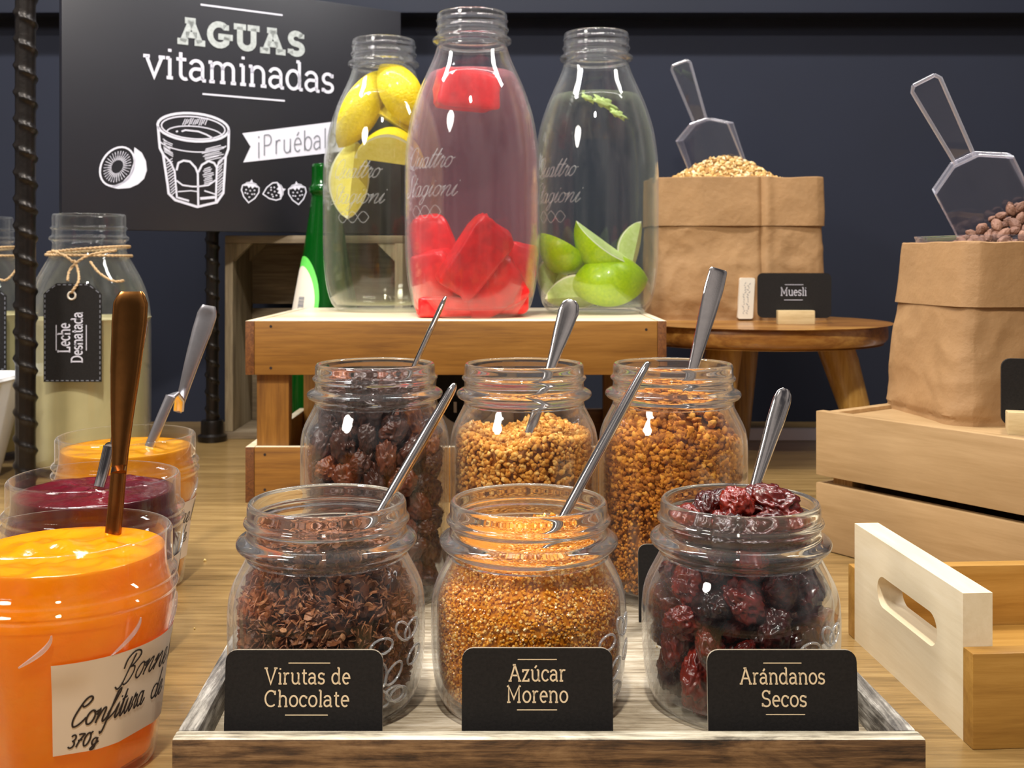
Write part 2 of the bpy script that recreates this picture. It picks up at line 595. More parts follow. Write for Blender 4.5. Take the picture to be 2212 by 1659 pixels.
M['sticker'] = mat_plain('white_sticker', lin(222, 212, 196), 0.6)
M['ink'] = mat_plain('black_ink', lin(38, 26, 24), 0.6)
M['ceramic'] = mat_plain('white_ceramic', lin(232, 232, 234), 0.15, 0, 0.5, 0.3)
M['milk'] = mat_plain('milk', lin(196, 184, 138), 0.25, 0, 0.5, var=0.05, vscale=40)
M['green_glass'] = None


def mat_green():
    m, N, L, out = new_mat('green_bottle_glass')
    b = principled(N, lin(4, 84, 18), 0.05, 0, 0.6, 0.4)
    t = N.new('ShaderNodeBsdfTransparent'); t.inputs[0].default_value = lin(30, 190, 40)
    mx = N.new('ShaderNodeMixShader'); mx.inputs[0].default_value = 0.55
    L.new(t.outputs[0], mx.inputs[1]); L.new(b.outputs[0], mx.inputs[2])
    L.new(mx.outputs[0], out.inputs[0])
    return m


M['green_glass'] = mat_green()
M['lime_green'] = mat_plain('lime_label_green', lin(98, 208, 84), 0.5)
M['glass'] = mat_glass('jar_glass', haze=0.003, edge_haze=0.20, base=0.03)
M['jam_glass'] = mat_glass('jam_jar_glass', base=0.02, haze=0.0, edge_haze=0.16)
M['bottle_glass'] = mat_glass('bottle_glass', power=3.4, base=0.025, haze=0.003, edge_haze=0.16)
M['emboss'] = mat_glass('embossed_glass', base=0.20, haze=0.22, edge_haze=0.4, power=2.0)
M['rim_glass'] = mat_solid_glass('thick_rim_glass', (0.985, 0.99, 0.99, 1), 1.5)
_n, _l = M['rim_glass'].node_tree.nodes, M['rim_glass'].node_tree.links
_g = [q for q in _n if q.type == 'BSDF_GLASS'][0]; _o = [q for q in _n if q.type == 'OUTPUT_MATERIAL'][0]
_d = _n.new('ShaderNodeBsdfDiffuse'); _d.inputs[0].default_value = (0.86, 0.86, 0.88, 1)
_m = _n.new('ShaderNodeMixShader'); _m.inputs[0].default_value = 0.025  # a little white stands in for bright highlights on the rings
_l.new(_g.outputs[0], _m.inputs[1]); _l.new(_d.outputs[0], _m.inputs[2]); _l.new(_m.outputs[0], _o.inputs[0])
M['acrylic'] = mat_glass('clear_acrylic', tint=(0.95, 0.95, 0.97, 1), power=2.6, base=0.06, haze=0.015, edge_haze=0.16, haze_col=(0.8, 0.78, 0.9, 1))
M['acrylic_edge'] = mat_glass('bright_acrylic_edge', tint=(0.92, 0.92, 0.95, 1), power=1.6, base=0.22, haze=0.16, edge_haze=0.25, haze_col=(0.86, 0.86, 0.95, 1))  # pale haze paints the light that gathers in the plastic edges
M['water_clear'] = mat_glass('still_water', (0.97, 0.985, 0.965, 1), 3.0, 0.012, 0.006, 0.16, haze_col=lin(206, 216, 176), top=0.5)  # pale edge tint of the waters stands in for bent light
M['water_lemon'] = mat_glass('lemon_water', (0.98, 0.98, 0.92, 1), 3.0, 0.012, 0.012, 0.20, haze_col=lin(222, 216, 150), top=0.5)
M['water_pink'] = mat_glass('watermelon_water', (0.96, 0.86, 0.88, 1), 3.0, 0.012, 0.13, 0.25, haze_col=lin(232, 168, 176), top=0.5)
M['melon'] = mat_fruit('watermelon_flesh', [(0.2, lin(190, 8, 14)), (0.55, lin(240, 28, 32)), (0.85, lin(252, 84, 76))], 0.35, 120, 0.4, 0.2, 0.25, 0.25, (0.01, 0.003, 0.002))
M['lemon_rind'] = mat_fruit('lemon_rind', [(0.2, lin(206, 176, 0)), (0.8, lin(250, 226, 16))], 0.35, 420, 0.8, 0.2, 0.2, bdist=.0016)
M['lemon_flesh'] = mat_fruit('lemon_flesh', [(0.2, lin(222, 206, 60)), (0.8, lin(244, 236, 140))], 0.35, 260, 0.6, 0.2, 0.2)
M['lime_rind'] = mat_fruit('lime_rind', [(0.2, lin(112, 166, 0)), (0.8, lin(200, 228, 4))], 0.35, 420, 0.35, 0.3, 0.3)
M['lime_flesh'] = mat_fruit('lime_flesh', [(0.2, lin(176, 204, 90)), (0.8, lin(222, 236, 170))], 0.35, 260, 0.4, 0.2, 0.2)
M['pith'] = mat_plain('citrus_pith', lin(238, 238, 206), 0.6)
M['raisin'] = mat_fruit('dried_fruit_brown', [(0.2, lin(52, 24, 12)), (0.5, lin(74, 34, 17)), (0.76, lin(118, 56, 22)), (0.92, lin(214, 126, 38))], 0.38, 3.0, 0.5, 0.2, 0.55, bdist=.0005)
M['cranberry'] = mat_fruit('dried_cranberry', [(0.25, lin(20, 5, 4)), (0.5, lin(78, 12, 6)), (0.75, lin(130, 30, 10)), (0.95, lin(184, 82, 30))], 0.27, 3.0, 0.5, 0.35, 0.45, bdist=.0005)
M['pollen'] = mat_tint('pollen_granules', [(0.0, lin(110, 58, 14)), (0.35, lin(196, 124, 34)), (0.7, lin(222, 154, 58)), (1.0, lin(240, 194, 112))], 0.7)
M['cinnamon'] = mat_tint('cinnamon_crumble', [(0.0, lin(104, 54, 8)), (0.45, lin(172, 98, 16)), (0.8, lin(212, 136, 36)), (1.0, lin(232, 168, 70))], 0.8)
M['sugar'] = mat_tint('brown_sugar', [(0.0, lin(160, 84, 8)), (0.5, lin(222, 140, 26)), (0.8, lin(244, 176, 62)), (1.0, lin(255, 222, 150))], 0.2, 0.6, 0.1)
M['choco'] = mat_tint('chocolate_flakes', [(0.0, lin(50, 24, 12)), (0.4, lin(108, 60, 34)), (0.75, lin(156, 98, 62)), (1.0, lin(204, 154, 112))], 0.45)
M['muesli'] = mat_tint('muesli', [(0.0, lin(130, 84, 34)), (0.4, lin(206, 164, 96)), (0.75, lin(228, 200, 142)), (1.0, lin(244, 228, 190))], 0.7)
M['puff'] = mat_fruit('cocoa_cereal', [(0.2, lin(104, 68, 52)), (0.8, lin(158, 116, 94))], 0.6, 3.0, 0.5, 0.0, 0.4)
M['oat'] = mat_tint('crumbs', [(0.0, lin(170, 120, 50)), (1.0, lin(236, 206, 130))], 0.7)


def mat_jam(name, c1, c2, rad, rough=0.12):
    m, N, L, out = new_mat(name)
    co = tex_coord(N, L)
    n = noise_tex(N, L, co, 40, 3, 0.5, 0.5)
    r = ramp(N, [(0.3, c1), (0.75, c2)])
    L.new(n, r.inputs[0])
    b = principled(N, None, rough, 0, 0.5, 0.2)
    L.new(r.outputs[0], b.inputs['Base Color'])
    n2 = noise_tex(N, L, co, 160, 4, 0.5, 0.4)
    L.new(bump(N, L, n2, 0.35, 0.002), b.inputs['Normal'])
    tl = N.new('ShaderNodeBsdfTranslucent')
    L.new(r.outputs[0], tl.inputs[0])
    mx = N.new('ShaderNodeMixShader'); mx.inputs[0].default_value = rad
    L.new(b.outputs[0], mx.inputs[1]); L.new(tl.outputs[0], mx.inputs[2])
    L.new(mx.outputs[0], out.inputs[0])
    return m


M['jam_orange'] = mat_jam('orange_jam', lin(255, 158, 6), lin(255, 180, 14), 0.42)
M['jam_red'] = mat_jam('dark_red_jam', lin(70, 8, 22), lin(120, 16, 34), 0.25)
M['jam_amber'] = mat_jam('amber_jam', lin(222, 146, 14), lin(240, 172, 30), 0.35)


# mottled tray wood: dark stained front, greyed and scuffed
def mat_tray(name, stops, axis='X', rough=0.65, patch=16):
    m, N, L, out = new_mat(name)
    sc = {'X': (0.06, 1, 1), 'Y': (1, 0.06, 1)}[axis]
    co = tex_coord(N, L, sc)
    fine = noise_tex(N, L, co, 380, 8, 0.7, 0.3)
    co2 = tex_coord(N, L, tuple(0.3 + 0.7 * q for q in sc))
    pt = noise_tex(N, L, co2, patch * 4, 6, 0.7, 0.6)
    ad = N.new('ShaderNodeMath'); ad.operation = 'MULTIPLY_ADD'; ad.inputs[1].default_value = 0.55
    s2 = N.new('ShaderNodeMath'); s2.operation = 'MULTIPLY'; s2.inputs[1].default_value = 0.45
    L.new(fine, ad.inputs[0]); L.new(pt, s2.inputs[0]); L.new(s2.outputs[0], ad.inputs[2])
    r = ramp(N, stops)
    L.new(ad.outputs[0], r.inputs[0])
    b = principled(N, None, rough)
    L.new(r.outputs[0], b.inputs['Base Color'])
    L.new(bump(N, L, fine, 0.5, 0.0007), b.inputs['Normal'])
    L.new(b.outputs[0], out.inputs[0])
    return m


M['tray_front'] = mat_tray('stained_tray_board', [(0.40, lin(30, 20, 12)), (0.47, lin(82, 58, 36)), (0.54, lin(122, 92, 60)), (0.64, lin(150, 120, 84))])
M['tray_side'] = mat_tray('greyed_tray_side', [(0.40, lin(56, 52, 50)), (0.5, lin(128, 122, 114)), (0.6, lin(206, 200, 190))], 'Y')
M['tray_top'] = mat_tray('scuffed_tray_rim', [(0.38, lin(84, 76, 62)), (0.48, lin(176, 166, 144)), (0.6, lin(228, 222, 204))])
M['tray_floor'] = mat_tray('greyed_tray_floor', [(0.38, lin(96, 82, 62)), (0.5, lin(166, 152, 128)), (0.62, lin(206, 196, 178))])


# ------------------------------------------------------------------ stroke lettering
def arc(cx, cy, rx, ry, a0, a1, n=14):
    return [(cx + rx * math.cos(math.radians(a0 + (a1 - a0) * i / n)), cy + ry * math.sin(math.radians(a0 + (a1 - a0) * i / n))) for i in range(n + 1)]


X = 0.68
ACC = [(0.24, 0.80), (0.36, 0.97)]
GL = {
    'A': (.84, [[(.1, 0), (.42, 1)], [(.42, 1), (.74, 0)], [(.21, .34), (.63, .34)]], [(.1, 0, .1), (.74, 0, .1), (.38, 1, .1)]),
    'B': (.74, [[(.16, 0), (.16, 1)], [(.16, 1), (.38, 1)] + arc(.38, .76, .2, .24, 90, -90) + [(.16, .52)], [(.38, .52)] + arc(.4, .26, .25, .26, 90, -90) + [(.16, 0)]], [(.1, 0, .06), (.1, 1, .06)]),
    'C': (.82, [arc(.44, .5, .36, .5, 48, 312), [(.69, 1.0), (.69, .74)]], []),
    'D': (.84, [[(.16, 0), (.16, 1)], [(.16, 1), (.38, 1)] + arc(.38, .5, .36, .5, 90, -90) + [(.16, 0)]], [(.1, 0, .06), (.1, 1, .06)]),
    'G': (.88, [arc(.44, .5, .36, .5, 48, 318) + [(.74, .42)], [(.70, 1.0), (.70, .74)]], [(.68, .42, .14)]),
    'L': (.68, [[(.16, 1), (.16, 0), (.58, 0), (.58, .26)]], [(.16, 1, .12), (.1, 0, .06)]),
    'M': (1.02, [[(.16, 0), (.16, 1), (.5, .22), (.84, 1), (.84, 0)]], [(.16, 0, .11), (.84, 0, .11), (.1, 1, .06), (.9, 1, .06)]),
    'P': (.72, [[(.16, 0), (.16, 1)], [(.16, 1), (.38, 1)] + arc(.38, .74, .22, .26, 90, -90) + [(.16, .48)]], [(.16, 0, .12), (.1, 1, .06)]),
    'Q': (.88, [arc(.44, .5, .36, .5, 0, 360, 22), [(.4, .2), (.8, -.15)]], []),
    'S': (.68, [arc(.34, .745, .23, .255, 25, 270) + arc(.34, .245, .25, .245, 90, -155), [(.56, 1.0), (.56, .78)], [(.1, 0), (.1, .22)]], []),
    'U': (.86, [[(.16, 1), (.16, .32)] + arc(.43, .32, .27, .32, 180, 360) + [(.70, 1)]], [(.16, 1, .12), (.70, 1, .12)]),
    'V': (.84, [[(.1, 1), (.42, 0), (.74, 1)]], [(.1, 1, .11), (.74, 1, .11)]),
    'a': (.58, [arc(.24, .46, .2, .22, 160, 0) + [(.44, .0)], [(.44, .38)] + arc(.23, .195, .18, .195, 90, 270) + [(.44, .12)]], [(.49, 0, .06)]),
    'b': (.64, [[(.12, 1.02), (.12, 0)], arc(.35, .34, .23, .34, 0, 360, 20)], [(.07, 1.02, .06)]),
    'c': (.54, [arc(.29, .34, .23, .34, 42, 318), [(.47, .64), (.47, .5)]], []),
    'd': (.66, [[(.5, 1.02), (.5, 0)], arc(.28, .34, .23, .34, 0, 360, 20)], [(.45, 1.02, .06), (.56, 0, .06)]),
    'e': (.56, [[(.07, .36), (.5, .36)] + arc(.285, .34, .215, .34, 4, 312)], []),
    'f': (.4, [[(.18, 0), (.18, .8)] + arc(.34, .82, .16, .2, 180, 60), [(.04, X), (.36, X)]], [(.18, 0, .1)]),
    'g': (.62, [[(.48, X), (.48, -.12)] + arc(.28, -.12, .2, .2, 0, -150), arc(.26, .34, .22, .34, 0, 360, 20)], [(.54, X, .06)]),
    'h': (.68, [[(.14, 1.02), (.14, 0)], [(.14, .42)] + arc(.34, .44, .2, .24, 180, 0) + [(.54, 0)]], [(.09, 1.02, .06), (.14, 0, .1), (.54, 0, .1)]),
    'i': (.3, [[(.16, X), (.16, 0)], [(.16, .90), (.16, 1.0)]], [(.1, X, .06), (.16, 0, .1)]),
    'l': (.3, [[(.16, 1.02), (.16, 0)]], [(.1, 1.02, .06), (.16, 0, .1)]),
    'm': (1.0, [[(.14, X), (.14, 0)], [(.14, .42)] + arc(.32, .46, .18, .22, 180, 0) + [(.50, 0)], [(.50, .42)] + arc(.68, .46, .18, .22, 180, 0) + [(.86, 0)]], [(.09, X, .06), (.14, 0, .09), (.50, 0, .09), (.86, 0, .09)]),
    'n': (.68, [[(.14, X), (.14, 0)], [(.14, .42)] + arc(.34, .44, .2, .24, 180, 0) + [(.54, 0)]], [(.09, X, .06), (.14, 0, .1), (.54, 0, .1)]),
    'o': (.6, [arc(.3, .34, .24, .34, 0, 360, 22)], []),
    'r': (.46, [[(.14, X), (.14, 0)], [(.14, .38)] + arc(.32, .42, .18, .26, 180, 60)], [(.09, X, .06), (.15, 0, .12)]),
    's': (.5, [arc(.25, .5, .17, .18, 25, 270) + arc(.25, .165, .18, .165, 90, -155), [(.41, .68), (.41, .54)], [(.08, 0), (.08, .14)]], []),
    't': (.42, [[(.18, .92), (.18, .18)] + arc(.32, .18, .14, .18, 180, 300), [(.04, X), (.36, X)]], []),
    'u': (.68, [[(.14, X), (.14, .24)] + arc(.34, .24, .2, .24, 180, 360) + [(.54, X)], [(.54, .3), (.54, 0)]], [(.09, X, .06), (.49, X, .06), (.6, 0, .06)]),
    'v': (.6, [[(.06, X), (.3, 0), (.54, X)]], [(.06, X, .1), (.54, X, .1)]),
    'z': (.54, [[(.08, .54), (.08, X), (.44, X), (.08, 0), (.46, 0), (.46, .14)]], []),
    '0': (.6, [arc(.3, .5, .24, .5, 0, 360, 22)], []),
    '3': (.58, [arc(.27, .75, .2, .25, 150, -90) + arc(.27, .25, .23, .25, 90, -150)], []),
    '7': (.56, [[(.06, 1), (.5, 1), (.2, 0)], [(.14, .5), (.46, .5)]], []),
    '!': (.26, [[(.13, 1), (.13, .3)], [(.13, .0), (.13, .1)]], []),
    '\u00a1': (.26, [[(.13, X), (.13, -.1)], [(.13, X + .2), (.13, X + .3)]], []),
    '.': (.24, [[(.1, 0), (.1, .1)]], []),
    ' ': (.34, [], []),
}
for ch, b in (('\u00e1', 'a'), ('\u00e9', 'e')):
    GL[ch] = (GL[b][0], GL[b][1] + [ACC], GL[b][2])
GL['\u00fa'] = (GL['u'][0], GL['u'][1] + [[(.3, .80), (.42, .97)]], GL['u'][2])


def text2d(s, serif=True, track=0.04, slant=0.0, joined=False, slab=1.0):
    polys, x = [], 0.0
    prev = None
    for ch in s:
        adv, st, se = GL[ch]
        sk = lambda p: (x + p[0] + slant * p[1], p[1])
        if not serif:
            st = [q for q in st if not (len(q) == 2 and q[0][0] == q[1][0] and ch in 'CGScsz' and abs(q[0][1] - q[1][1]) < 0.3)]
        for q in st: polys.append([sk(p) for p in q])
        if serif:
            for (cx, yy, hw) in [(a_, b_, c_ * slab) for a_, b_, c_ in se]: polys.append([sk((cx - hw, yy)), sk((cx + hw, yy))])
        if joined and prev is not None and ch != ' ' and prev != ' ' and prev.islower():
            polys.append([(x - .12, .06), (x + .0 + slant * .1, .12), (x + .14 + slant * .45, .45)])
        prev = ch
        x += adv + track
    return polys, x - track


GS = {
    'a': (.5, [arc(.19, .25, .16, .25, 50, 410, 16), [(.34, .5), (.32, .12), (.38, 0), (.46, .04), (.56, .2)]]),
    'd': (.5, [arc(.19, .25, .16, .25, 50, 410, 16), [(.44, 1.0), (.33, .2), (.38, 0), (.46, .04), (.56, .2)]]),
    'e': (.4, [[(0, .14), (.14, .2), (.28, .32), (.28, .45), (.2, .5), (.09, .42), (.06, .2), (.12, .03), (.22, 0), (.34, .06), (.46, .2)]]),
    'f': (.34, [[(0, .2), (.16, .6), (.28, .95), (.24, 1.05), (.14, .9), (.08, .3), (.02, -.3), (-.06, -.42), (-.12, -.34)], [(.06, .0), (.2, .1), (.34, .24)]]),
    'g': (.46, [arc(.19, .25, .16, .25, 50, 410, 16), [(.35, .5), (.31, -.2), (.2, -.38), (.08, -.32), (.2, -.1), (.5, .2)]]),
    'i': (.26, [[(0, .2), (.1, .5), (.08, .1), (.14, 0), (.2, .04), (.3, .2)], [(.15, .68), (.16, .74)]]),
    'm': (.8, [[(0, .3), (.08, .48), (.1, .4), (.08, 0)], [(.08, .1), (.2, .42), (.28, .5), (.33, .42), (.32, 0)], [(.32, .1), (.44, .42), (.54, .5), (.59, .42), (.58, .12), (.64, 0), (.74, .06), (.84, .2)]]),
    'n': (.56, [[(0, .3), (.08, .48), (.1, .4), (.08, 0)], [(.08, .1), (.22, .42), (.32, .5), (.38, .42), (.36, .12), (.42, 0), (.52, .06), (.6, .2)]]),
    'o': (.44, [arc(.2, .25, .17, .25, 90, 450, 16), [(.22, .5), (.34, .42), (.48, .46)]]),
    'r': (.38, [[(0, .2), (.1, .54), (.12, .44), (.26, .46), (.24, .1), (.3, 0), (.36, .04), (.46, .2)]]),
    't': (.3, [[(0, .2), (.15, .9)], [(.15, .9), (.09, .12), (.15, 0), (.22, .04), (.34, .2)], [(-.02, .58), (.3, .62)]]),
    'u': (.5, [[(0, .2), (.08, .5), (.06, .12), (.14, 0), (.26, .1), (.38, .48)], [(.38, .5), (.36, .1), (.42, 0), (.48, .04), (.58, .2)]]),
    'B': (.72, [[(.30, .95), (.22, .4), (.12, .05), (0, -.08), (-.14, .02)], [(-.02, .55), (.0, .85), (.2, 1.04), (.46, 1.0), (.56, .84), (.42, .62), (.24, .54)], [(.24, .54), (.48, .5), (.56, .28), (.42, .05), (.22, 0), (.1, .1)]]),
    'C': (.6, [[(.22, .74), (.32, .68), (.48, .78), (.56, .95), (.44, 1.04), (.26, .92), (.08, .5), (.03, .2), (.12, .0), (.28, 0), (.46, .12), (.6, .28)]]),
    'M': (.9, [[(-.05, 0), (.05, .05), (.18, .6), (.26, 1.0), (.32, .4), (.34, .05), (.5, .6), (.62, 1.0), (.62, .4), (.66, .04), (.78, .04), (.9, .2)]]),
    'Q': (.78, [arc(.36, .5, .3, .5, 60, 420, 20), [(.2, .08), (.4, .1), (.66, -.08), (.84, .1)]]),
    'S': (.56, [[(.5, .82), (.52, .98), (.36, 1.04), (.2, .88), (.3, .6), (.4, .35), (.3, .05), (.08, -.02), (-.04, .12), (.06, .22)]]),
    '3': (.5, [arc(.24, .76, .17, .24, 150, -80, 10) + arc(.24, .26, .2, .26, 80, -150, 10)]),
    '7': (.5, [[(.06, .96), (.2, 1), (.48, .98)], [(.48, .98), (.24, .5), (.14, 0)], [(.12, .5), (.42, .54)]]),
    '0': (.5, [arc(.24, .5, .19, .5, 60, 420, 18), [(.34, .9), (.46, 1.08)]]),
    ' ': (.12, []),
}


def put_script(mb, txt, x0, x1, y, h, t, mapf, slant=.34):
    w = sum(GS[c][0] for c in txt)
    sx = (x1 - x0) / w
    x = 0.0
    for c in txt:
        for q in GS[c][1]:
            q2 = catmull(q, 4) if 2 < len(q) < 16 else q
            ribbon(mb, [(x0 + (x + px) * sx + slant * py * h, y + py * h) for px, py in q2], t, mapf, 0, h * .12)
        x += GS[c][0]


def ribbon(mb, poly, t, mapf, m=0, maxlen=None):
    pts = [Vector((p[0], p[1])) for p in poly]
    if maxlen:
        q = [pts[0]]
        for a, b in zip(pts, pts[1:]):
            k = max(1, int((b - a).length / maxlen))
            for i in range(1, k + 1): q.append(a.lerp(b, i / k))
        pts = q
    n = len(pts)
    closed = (pts[0] - pts[-1]).length < 1e-6
    L_, R_ = [], []
    for i in range(n):
        a = pts[i - 1] if i > 0 else (pts[-2] if closed else None)
        c = pts[i + 1] if i < n - 1 else (pts[1] if closed else None)
        d0 = (pts[i] - a).normalized() if a is not None and (pts[i] - a).length > 1e-9 else None
        d1 = (c - pts[i]).normalized() if c is not None and (c - pts[i]).length > 1e-9 else None
        d0 = d0 or d1; d1 = d1 or d0
        if d0 is None: return
        n0 = Vector((-d0.y, d0.x)); n1 = Vector((-d1.y, d1.x))
        mm = (n0 + n1)
        mm = mm.normalized() if mm.length > 1e-6 else n0
        k = 1.0 / max(0.45, mm.dot(n0))
        L_.append(pts[i] + mm * (t / 2 * k)); R_.append(pts[i] - mm * (t / 2 * k))
    vs = [mapf(p.x, p.y) for p in L_] + [mapf(p.x, p.y) for p in R_]
    fs = [(i, i + 1, n + i + 1, n + i) for i in range(n - 1)]
    mb.add(vs, fs, m)


def put_text(mb, s, x0, x1, y, h, t, mapf, serif=True, track=0.04, slant=0.0, joined=False, m=0, maxlen=None, rise=0.0, xscale=None, slab=1.0):
    """Lettering filling x0..x1 on baseline y, cap height h, in the 2D space that mapf carries to 3D."""
    polys, w = text2d(s, serif, track, slant, joined, slab)
    sx = (x1 - x0) / w if xscale is None else xscale
    for q in polys:
        ribbon(mb, [(x0 + px * sx, y + py * h + rise * px * sx) for px, py in q], t, mapf, m, maxlen)


def put_lines(mb, segs, t, mapf, m=0):
    for q in segs: ribbon(mb, q, t, mapf, m)


def rrect(w, h, r, n=5, corners=(1, 1, 1, 1)):
    """rounded rectangle, origin at bottom centre; corners: bl, br, tr, tl"""
    out = []
    for (cx, cyy, a0, on) in ((-w / 2 + r, r, 180, corners[0]), (w / 2 - r, r, 270, corners[1]), (w / 2 - r, h - r, 0, corners[2]), (-w / 2 + r, h - r, 90, corners[3])):
        if on: out += arc(cx, cyy, r, r, a0, a0 + 90, n)
        else:
            out.append((cx + (r if a0 in (270, 0) else -r), cyy + (r if a0 in (0, 90) else -r)))
    return out


# ------------------------------------------------------------------ the setting
def plain_box(name, lo, hi, mat, bev=0.0, parent=None, kind=None, label=None, cat=None):
    mb = MB(); mb.box(lo, hi, bev)
    o = mb.build(name, mat, parent, 30 if bev else None, local=parent is None)
    return tag(o, label, cat, None, kind)


plain_box('wall_back', (-1.6, 1.27, -0.1), (1.6, 1.31, 0.9), M['wall'], kind='structure', label='dark navy painted wall behind the display', cat='wall')
plain_box('trim_1', (-1.6, 1.235, 0.469), (1.6, 1.275, 0.9), M['header'], 0.002, kind='structure', label='navy header panel running along the top of the wall', cat='trim')
mb = MB()
mb.hexa([(.10, 1.138, 0), (.95, 1.138, 0), (.95, 1.160, 0), (.10, 1.160, 0), (.10, 1.152, .0100), (.95, 1.152, .0100), (.95, 1.160, .0100), (.10, 1.160, .0100)], .0008)
tag(mb.build('trim_2', M['alu']), 'bright metal strip along the back of the counter', 'trim', None, 'structure')
plain_box('floor', (-1.6, -2.0, -0.92), (1.6, 1.31, -0.9), M['header'], kind='structure', label='dark shop floor below the counter', cat='floor')
counter = plain_box('buffet_counter', (-1.2, 0.12, -0.04), (1.3, 1.27, 0.0), M['counter'], 0.003, label='glossy oak counter carrying the whole breakfast display', cat='counter')

# ------------------------------------------------------------------ serving tray
FZ = 0.0075
TR = thing('serving_tray', 'low weathered grey wooden tray holding the six open glass jars', 'tray', (0.013, 0.39, 0))
SK = -0.0609


def tp(x, y, z):
    return (x + SK * (y - 0.389), y, z)


def tray_part(name, x0, x1, y0, y1, z0, z1, mats, bev=0.0012):
    mb = MB()
    mb.hexa([tp(x0, y0, z0), tp(x1, y0, z0), tp(x1, y1, z0), tp(x0, y1, z0), tp(x0, y0, z1), tp(x1, y0, z1), tp(x1, y1, z1), tp(x0, y1, z1)], bev)
    o = mb.build(name, mats, TR, 30, local=False)
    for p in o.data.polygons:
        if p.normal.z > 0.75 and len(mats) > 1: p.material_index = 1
    return o


tray_part('tray_floor', -0.1215, 0.148, 0.39, 0.664, 0.001, FZ, [M['tray_floor']], 0.0)
tray_part('front_rail', -0.1218, 0.1483, 0.389, 0.3967, 0.0005, 0.0195, [M['tray_front'], M['tray_top']])
tray_part('back_rail', -0.1215, 0.148, 0.657, 0.665, 0.0005, 0.0195, [M['tray_front'], M['tray_top']])
tray_part('side_rail', -0.1215, -0.1138, 0.3968, 0.6569, 0.0005, 0.0195, [M['tray_side'], M['tray_side']])
tray_part('side_rail', 0.1403, 0.148, 0.3968, 0.6569, 0.0005, 0.0195, [M['tray_side'], M['tray_side']])

# ------------------------------------------------------------------ screw-top jars
H0 = 0.0837
BODY_OUT = [(0, .0020), (.026, .0014), (.0300, .0002), (.0335, .0008), (.0366, .0040), (.0388, .0100), (.0399, .0180), (.0404, .0260), (.0405, .0340)]
SHO_OUT = [(.0405, .0360), (.0404, .0400), (.0398, .0455), (.0383, .0505), (.0360, .0552), (.0341, .0588), (.0330, .0612)]
SHO_IN = [(.0303, .0612), (.0314, .0580), (.0340, .0535), (.0364, .0485), (.0377, .0440), (.0381, .0380)]
BODY_IN = [(.0381, .0340), (.0381, .0260), (.0375, .0160), (.0357, .0090), (.0320, .0052), (0, .0046)]
NECK = [(.0330, .0613), (.0329, .0628), (.0338, .0640), (.0360, .0651), (.0370, .0668), (.0366, .0684), (.0350, .0695), (.0333, .0703), (.0328, .0714), (.0328, .0738),
        (.0336, .0747), (.0341, .0757), (.0337, .0767), (.0328, .0777), (.0327, .0810), (.0325, .0826), (.0318, .0837), (.0309, .0838), (.0303, .0831), (.0301, .0815), (.0300, .0700), (.0303, .0613)]


def jar_R(e):
    pts = [(z, r) for r, z in reversed(BODY_IN)] + [(z + e, r) for r, z in reversed(SHO_IN)] + [(0.0700 + e, .0300), (0.0837 + e, .0301)]
    zs = np.array([p[0] for p in pts]); rs = np.array([p[1] for p in pts])
    return lambda z: np.interp(z, zs, rs)


def make_jar(label, e, loc, group, emboss=False):
    t = thing('glass_jar', label, 'jar', loc, 0, group)
    mb = MB()
    prof = catmull(BODY_OUT, 2) + [(r, z + e) for r, z in catmull(SHO_OUT, 3)] + [(r, z + e) for r, z in catmull(SHO_IN, 3)] + catmull(BODY_IN, 2)
    mb.lathe(prof, 96)
    mb.build('jar_body', M['glass'], t, 50, recalc=True)
    mb = MB()
    pr = [(r, z + e + 0.0001) for r, z in catmull(NECK, 3)]
    mb.lathe(pr + [pr[0]], 96)
    mb.build('screw_neck', M['rim_glass'], t, 60)
    if emboss:
        mb = MB()
        R = lambda z: float(np.interp(z, [0.004, .010, .018, .026, .036, .040, .0455], [.0366, .0388, .0399, .0404, .0405, .0404, .0398]))
        rnd = random.Random(5)
        for k in range(9):
            th0 = math.radians(40 + 9 * (k % 4) + rnd.uniform(-3, 3)); z0 = 0.012 + 0.0115 * (k // 3) + rnd.uniform(-.002, .002)
            a = rnd.uniform(0, PI)
            ring = []
            for q in range(15):
                w = 2 * PI * q / 14
                du, dv = 0.0052 * math.cos(w), 0.0030 * math.sin(w)
                s_, z = du * math.cos(a) - dv * math.sin(a), z0 + du * math.sin(a) + dv * math.cos(a)
                th = th0 + s_ / 0.04
                ring.append((R(z) * math.sin(th), -R(z) * math.cos(th), z))
            mb.tube(ring, 0.0005, 6, caps=False)
        mb.build('embossed_fruit', M['emboss'], t, 60)
    return t


EB = 0.0425   # extra height of the tall jars
J_front = [(-0.0767, 0.452), (0.0069, 0.452), (0.0946, 0.452)]
J_back = [(-0.0750, 0.597), (0.0066, 0.597), (0.0882, 0.597)]
gf, gb = 'short open jars in the front of the tray', 'tall open jars at the back of the tray'
jar_f = make_jar('short glass jar full of chocolate shavings with a spoon in it', 0.0, (*J_front[0], FZ), gf, True)
jar_f2 = dup(jar_f, (*J_front[1], FZ), 0.15, 'short glass jar of golden brown sugar behind its black card')
jar_f3 = dup(jar_f, (*J_front[2], FZ), -0.2, 'short glass jar overfilled with dark red dried cranberries')
jar_b = make_jar('tall glass jar of brown raisins and dates with a thin spoon', EB, (*J_back[0], FZ), gb)
jar_b2 = dup(jar_b, (*J_back[1], FZ), 0.3, 'tall glass jar two thirds full of yellow pollen granules')
jar_b3 = dup(jar_b, (*J_back[2], FZ), -0.3, 'tall glass jar packed with orange brown cinnamon crumble')


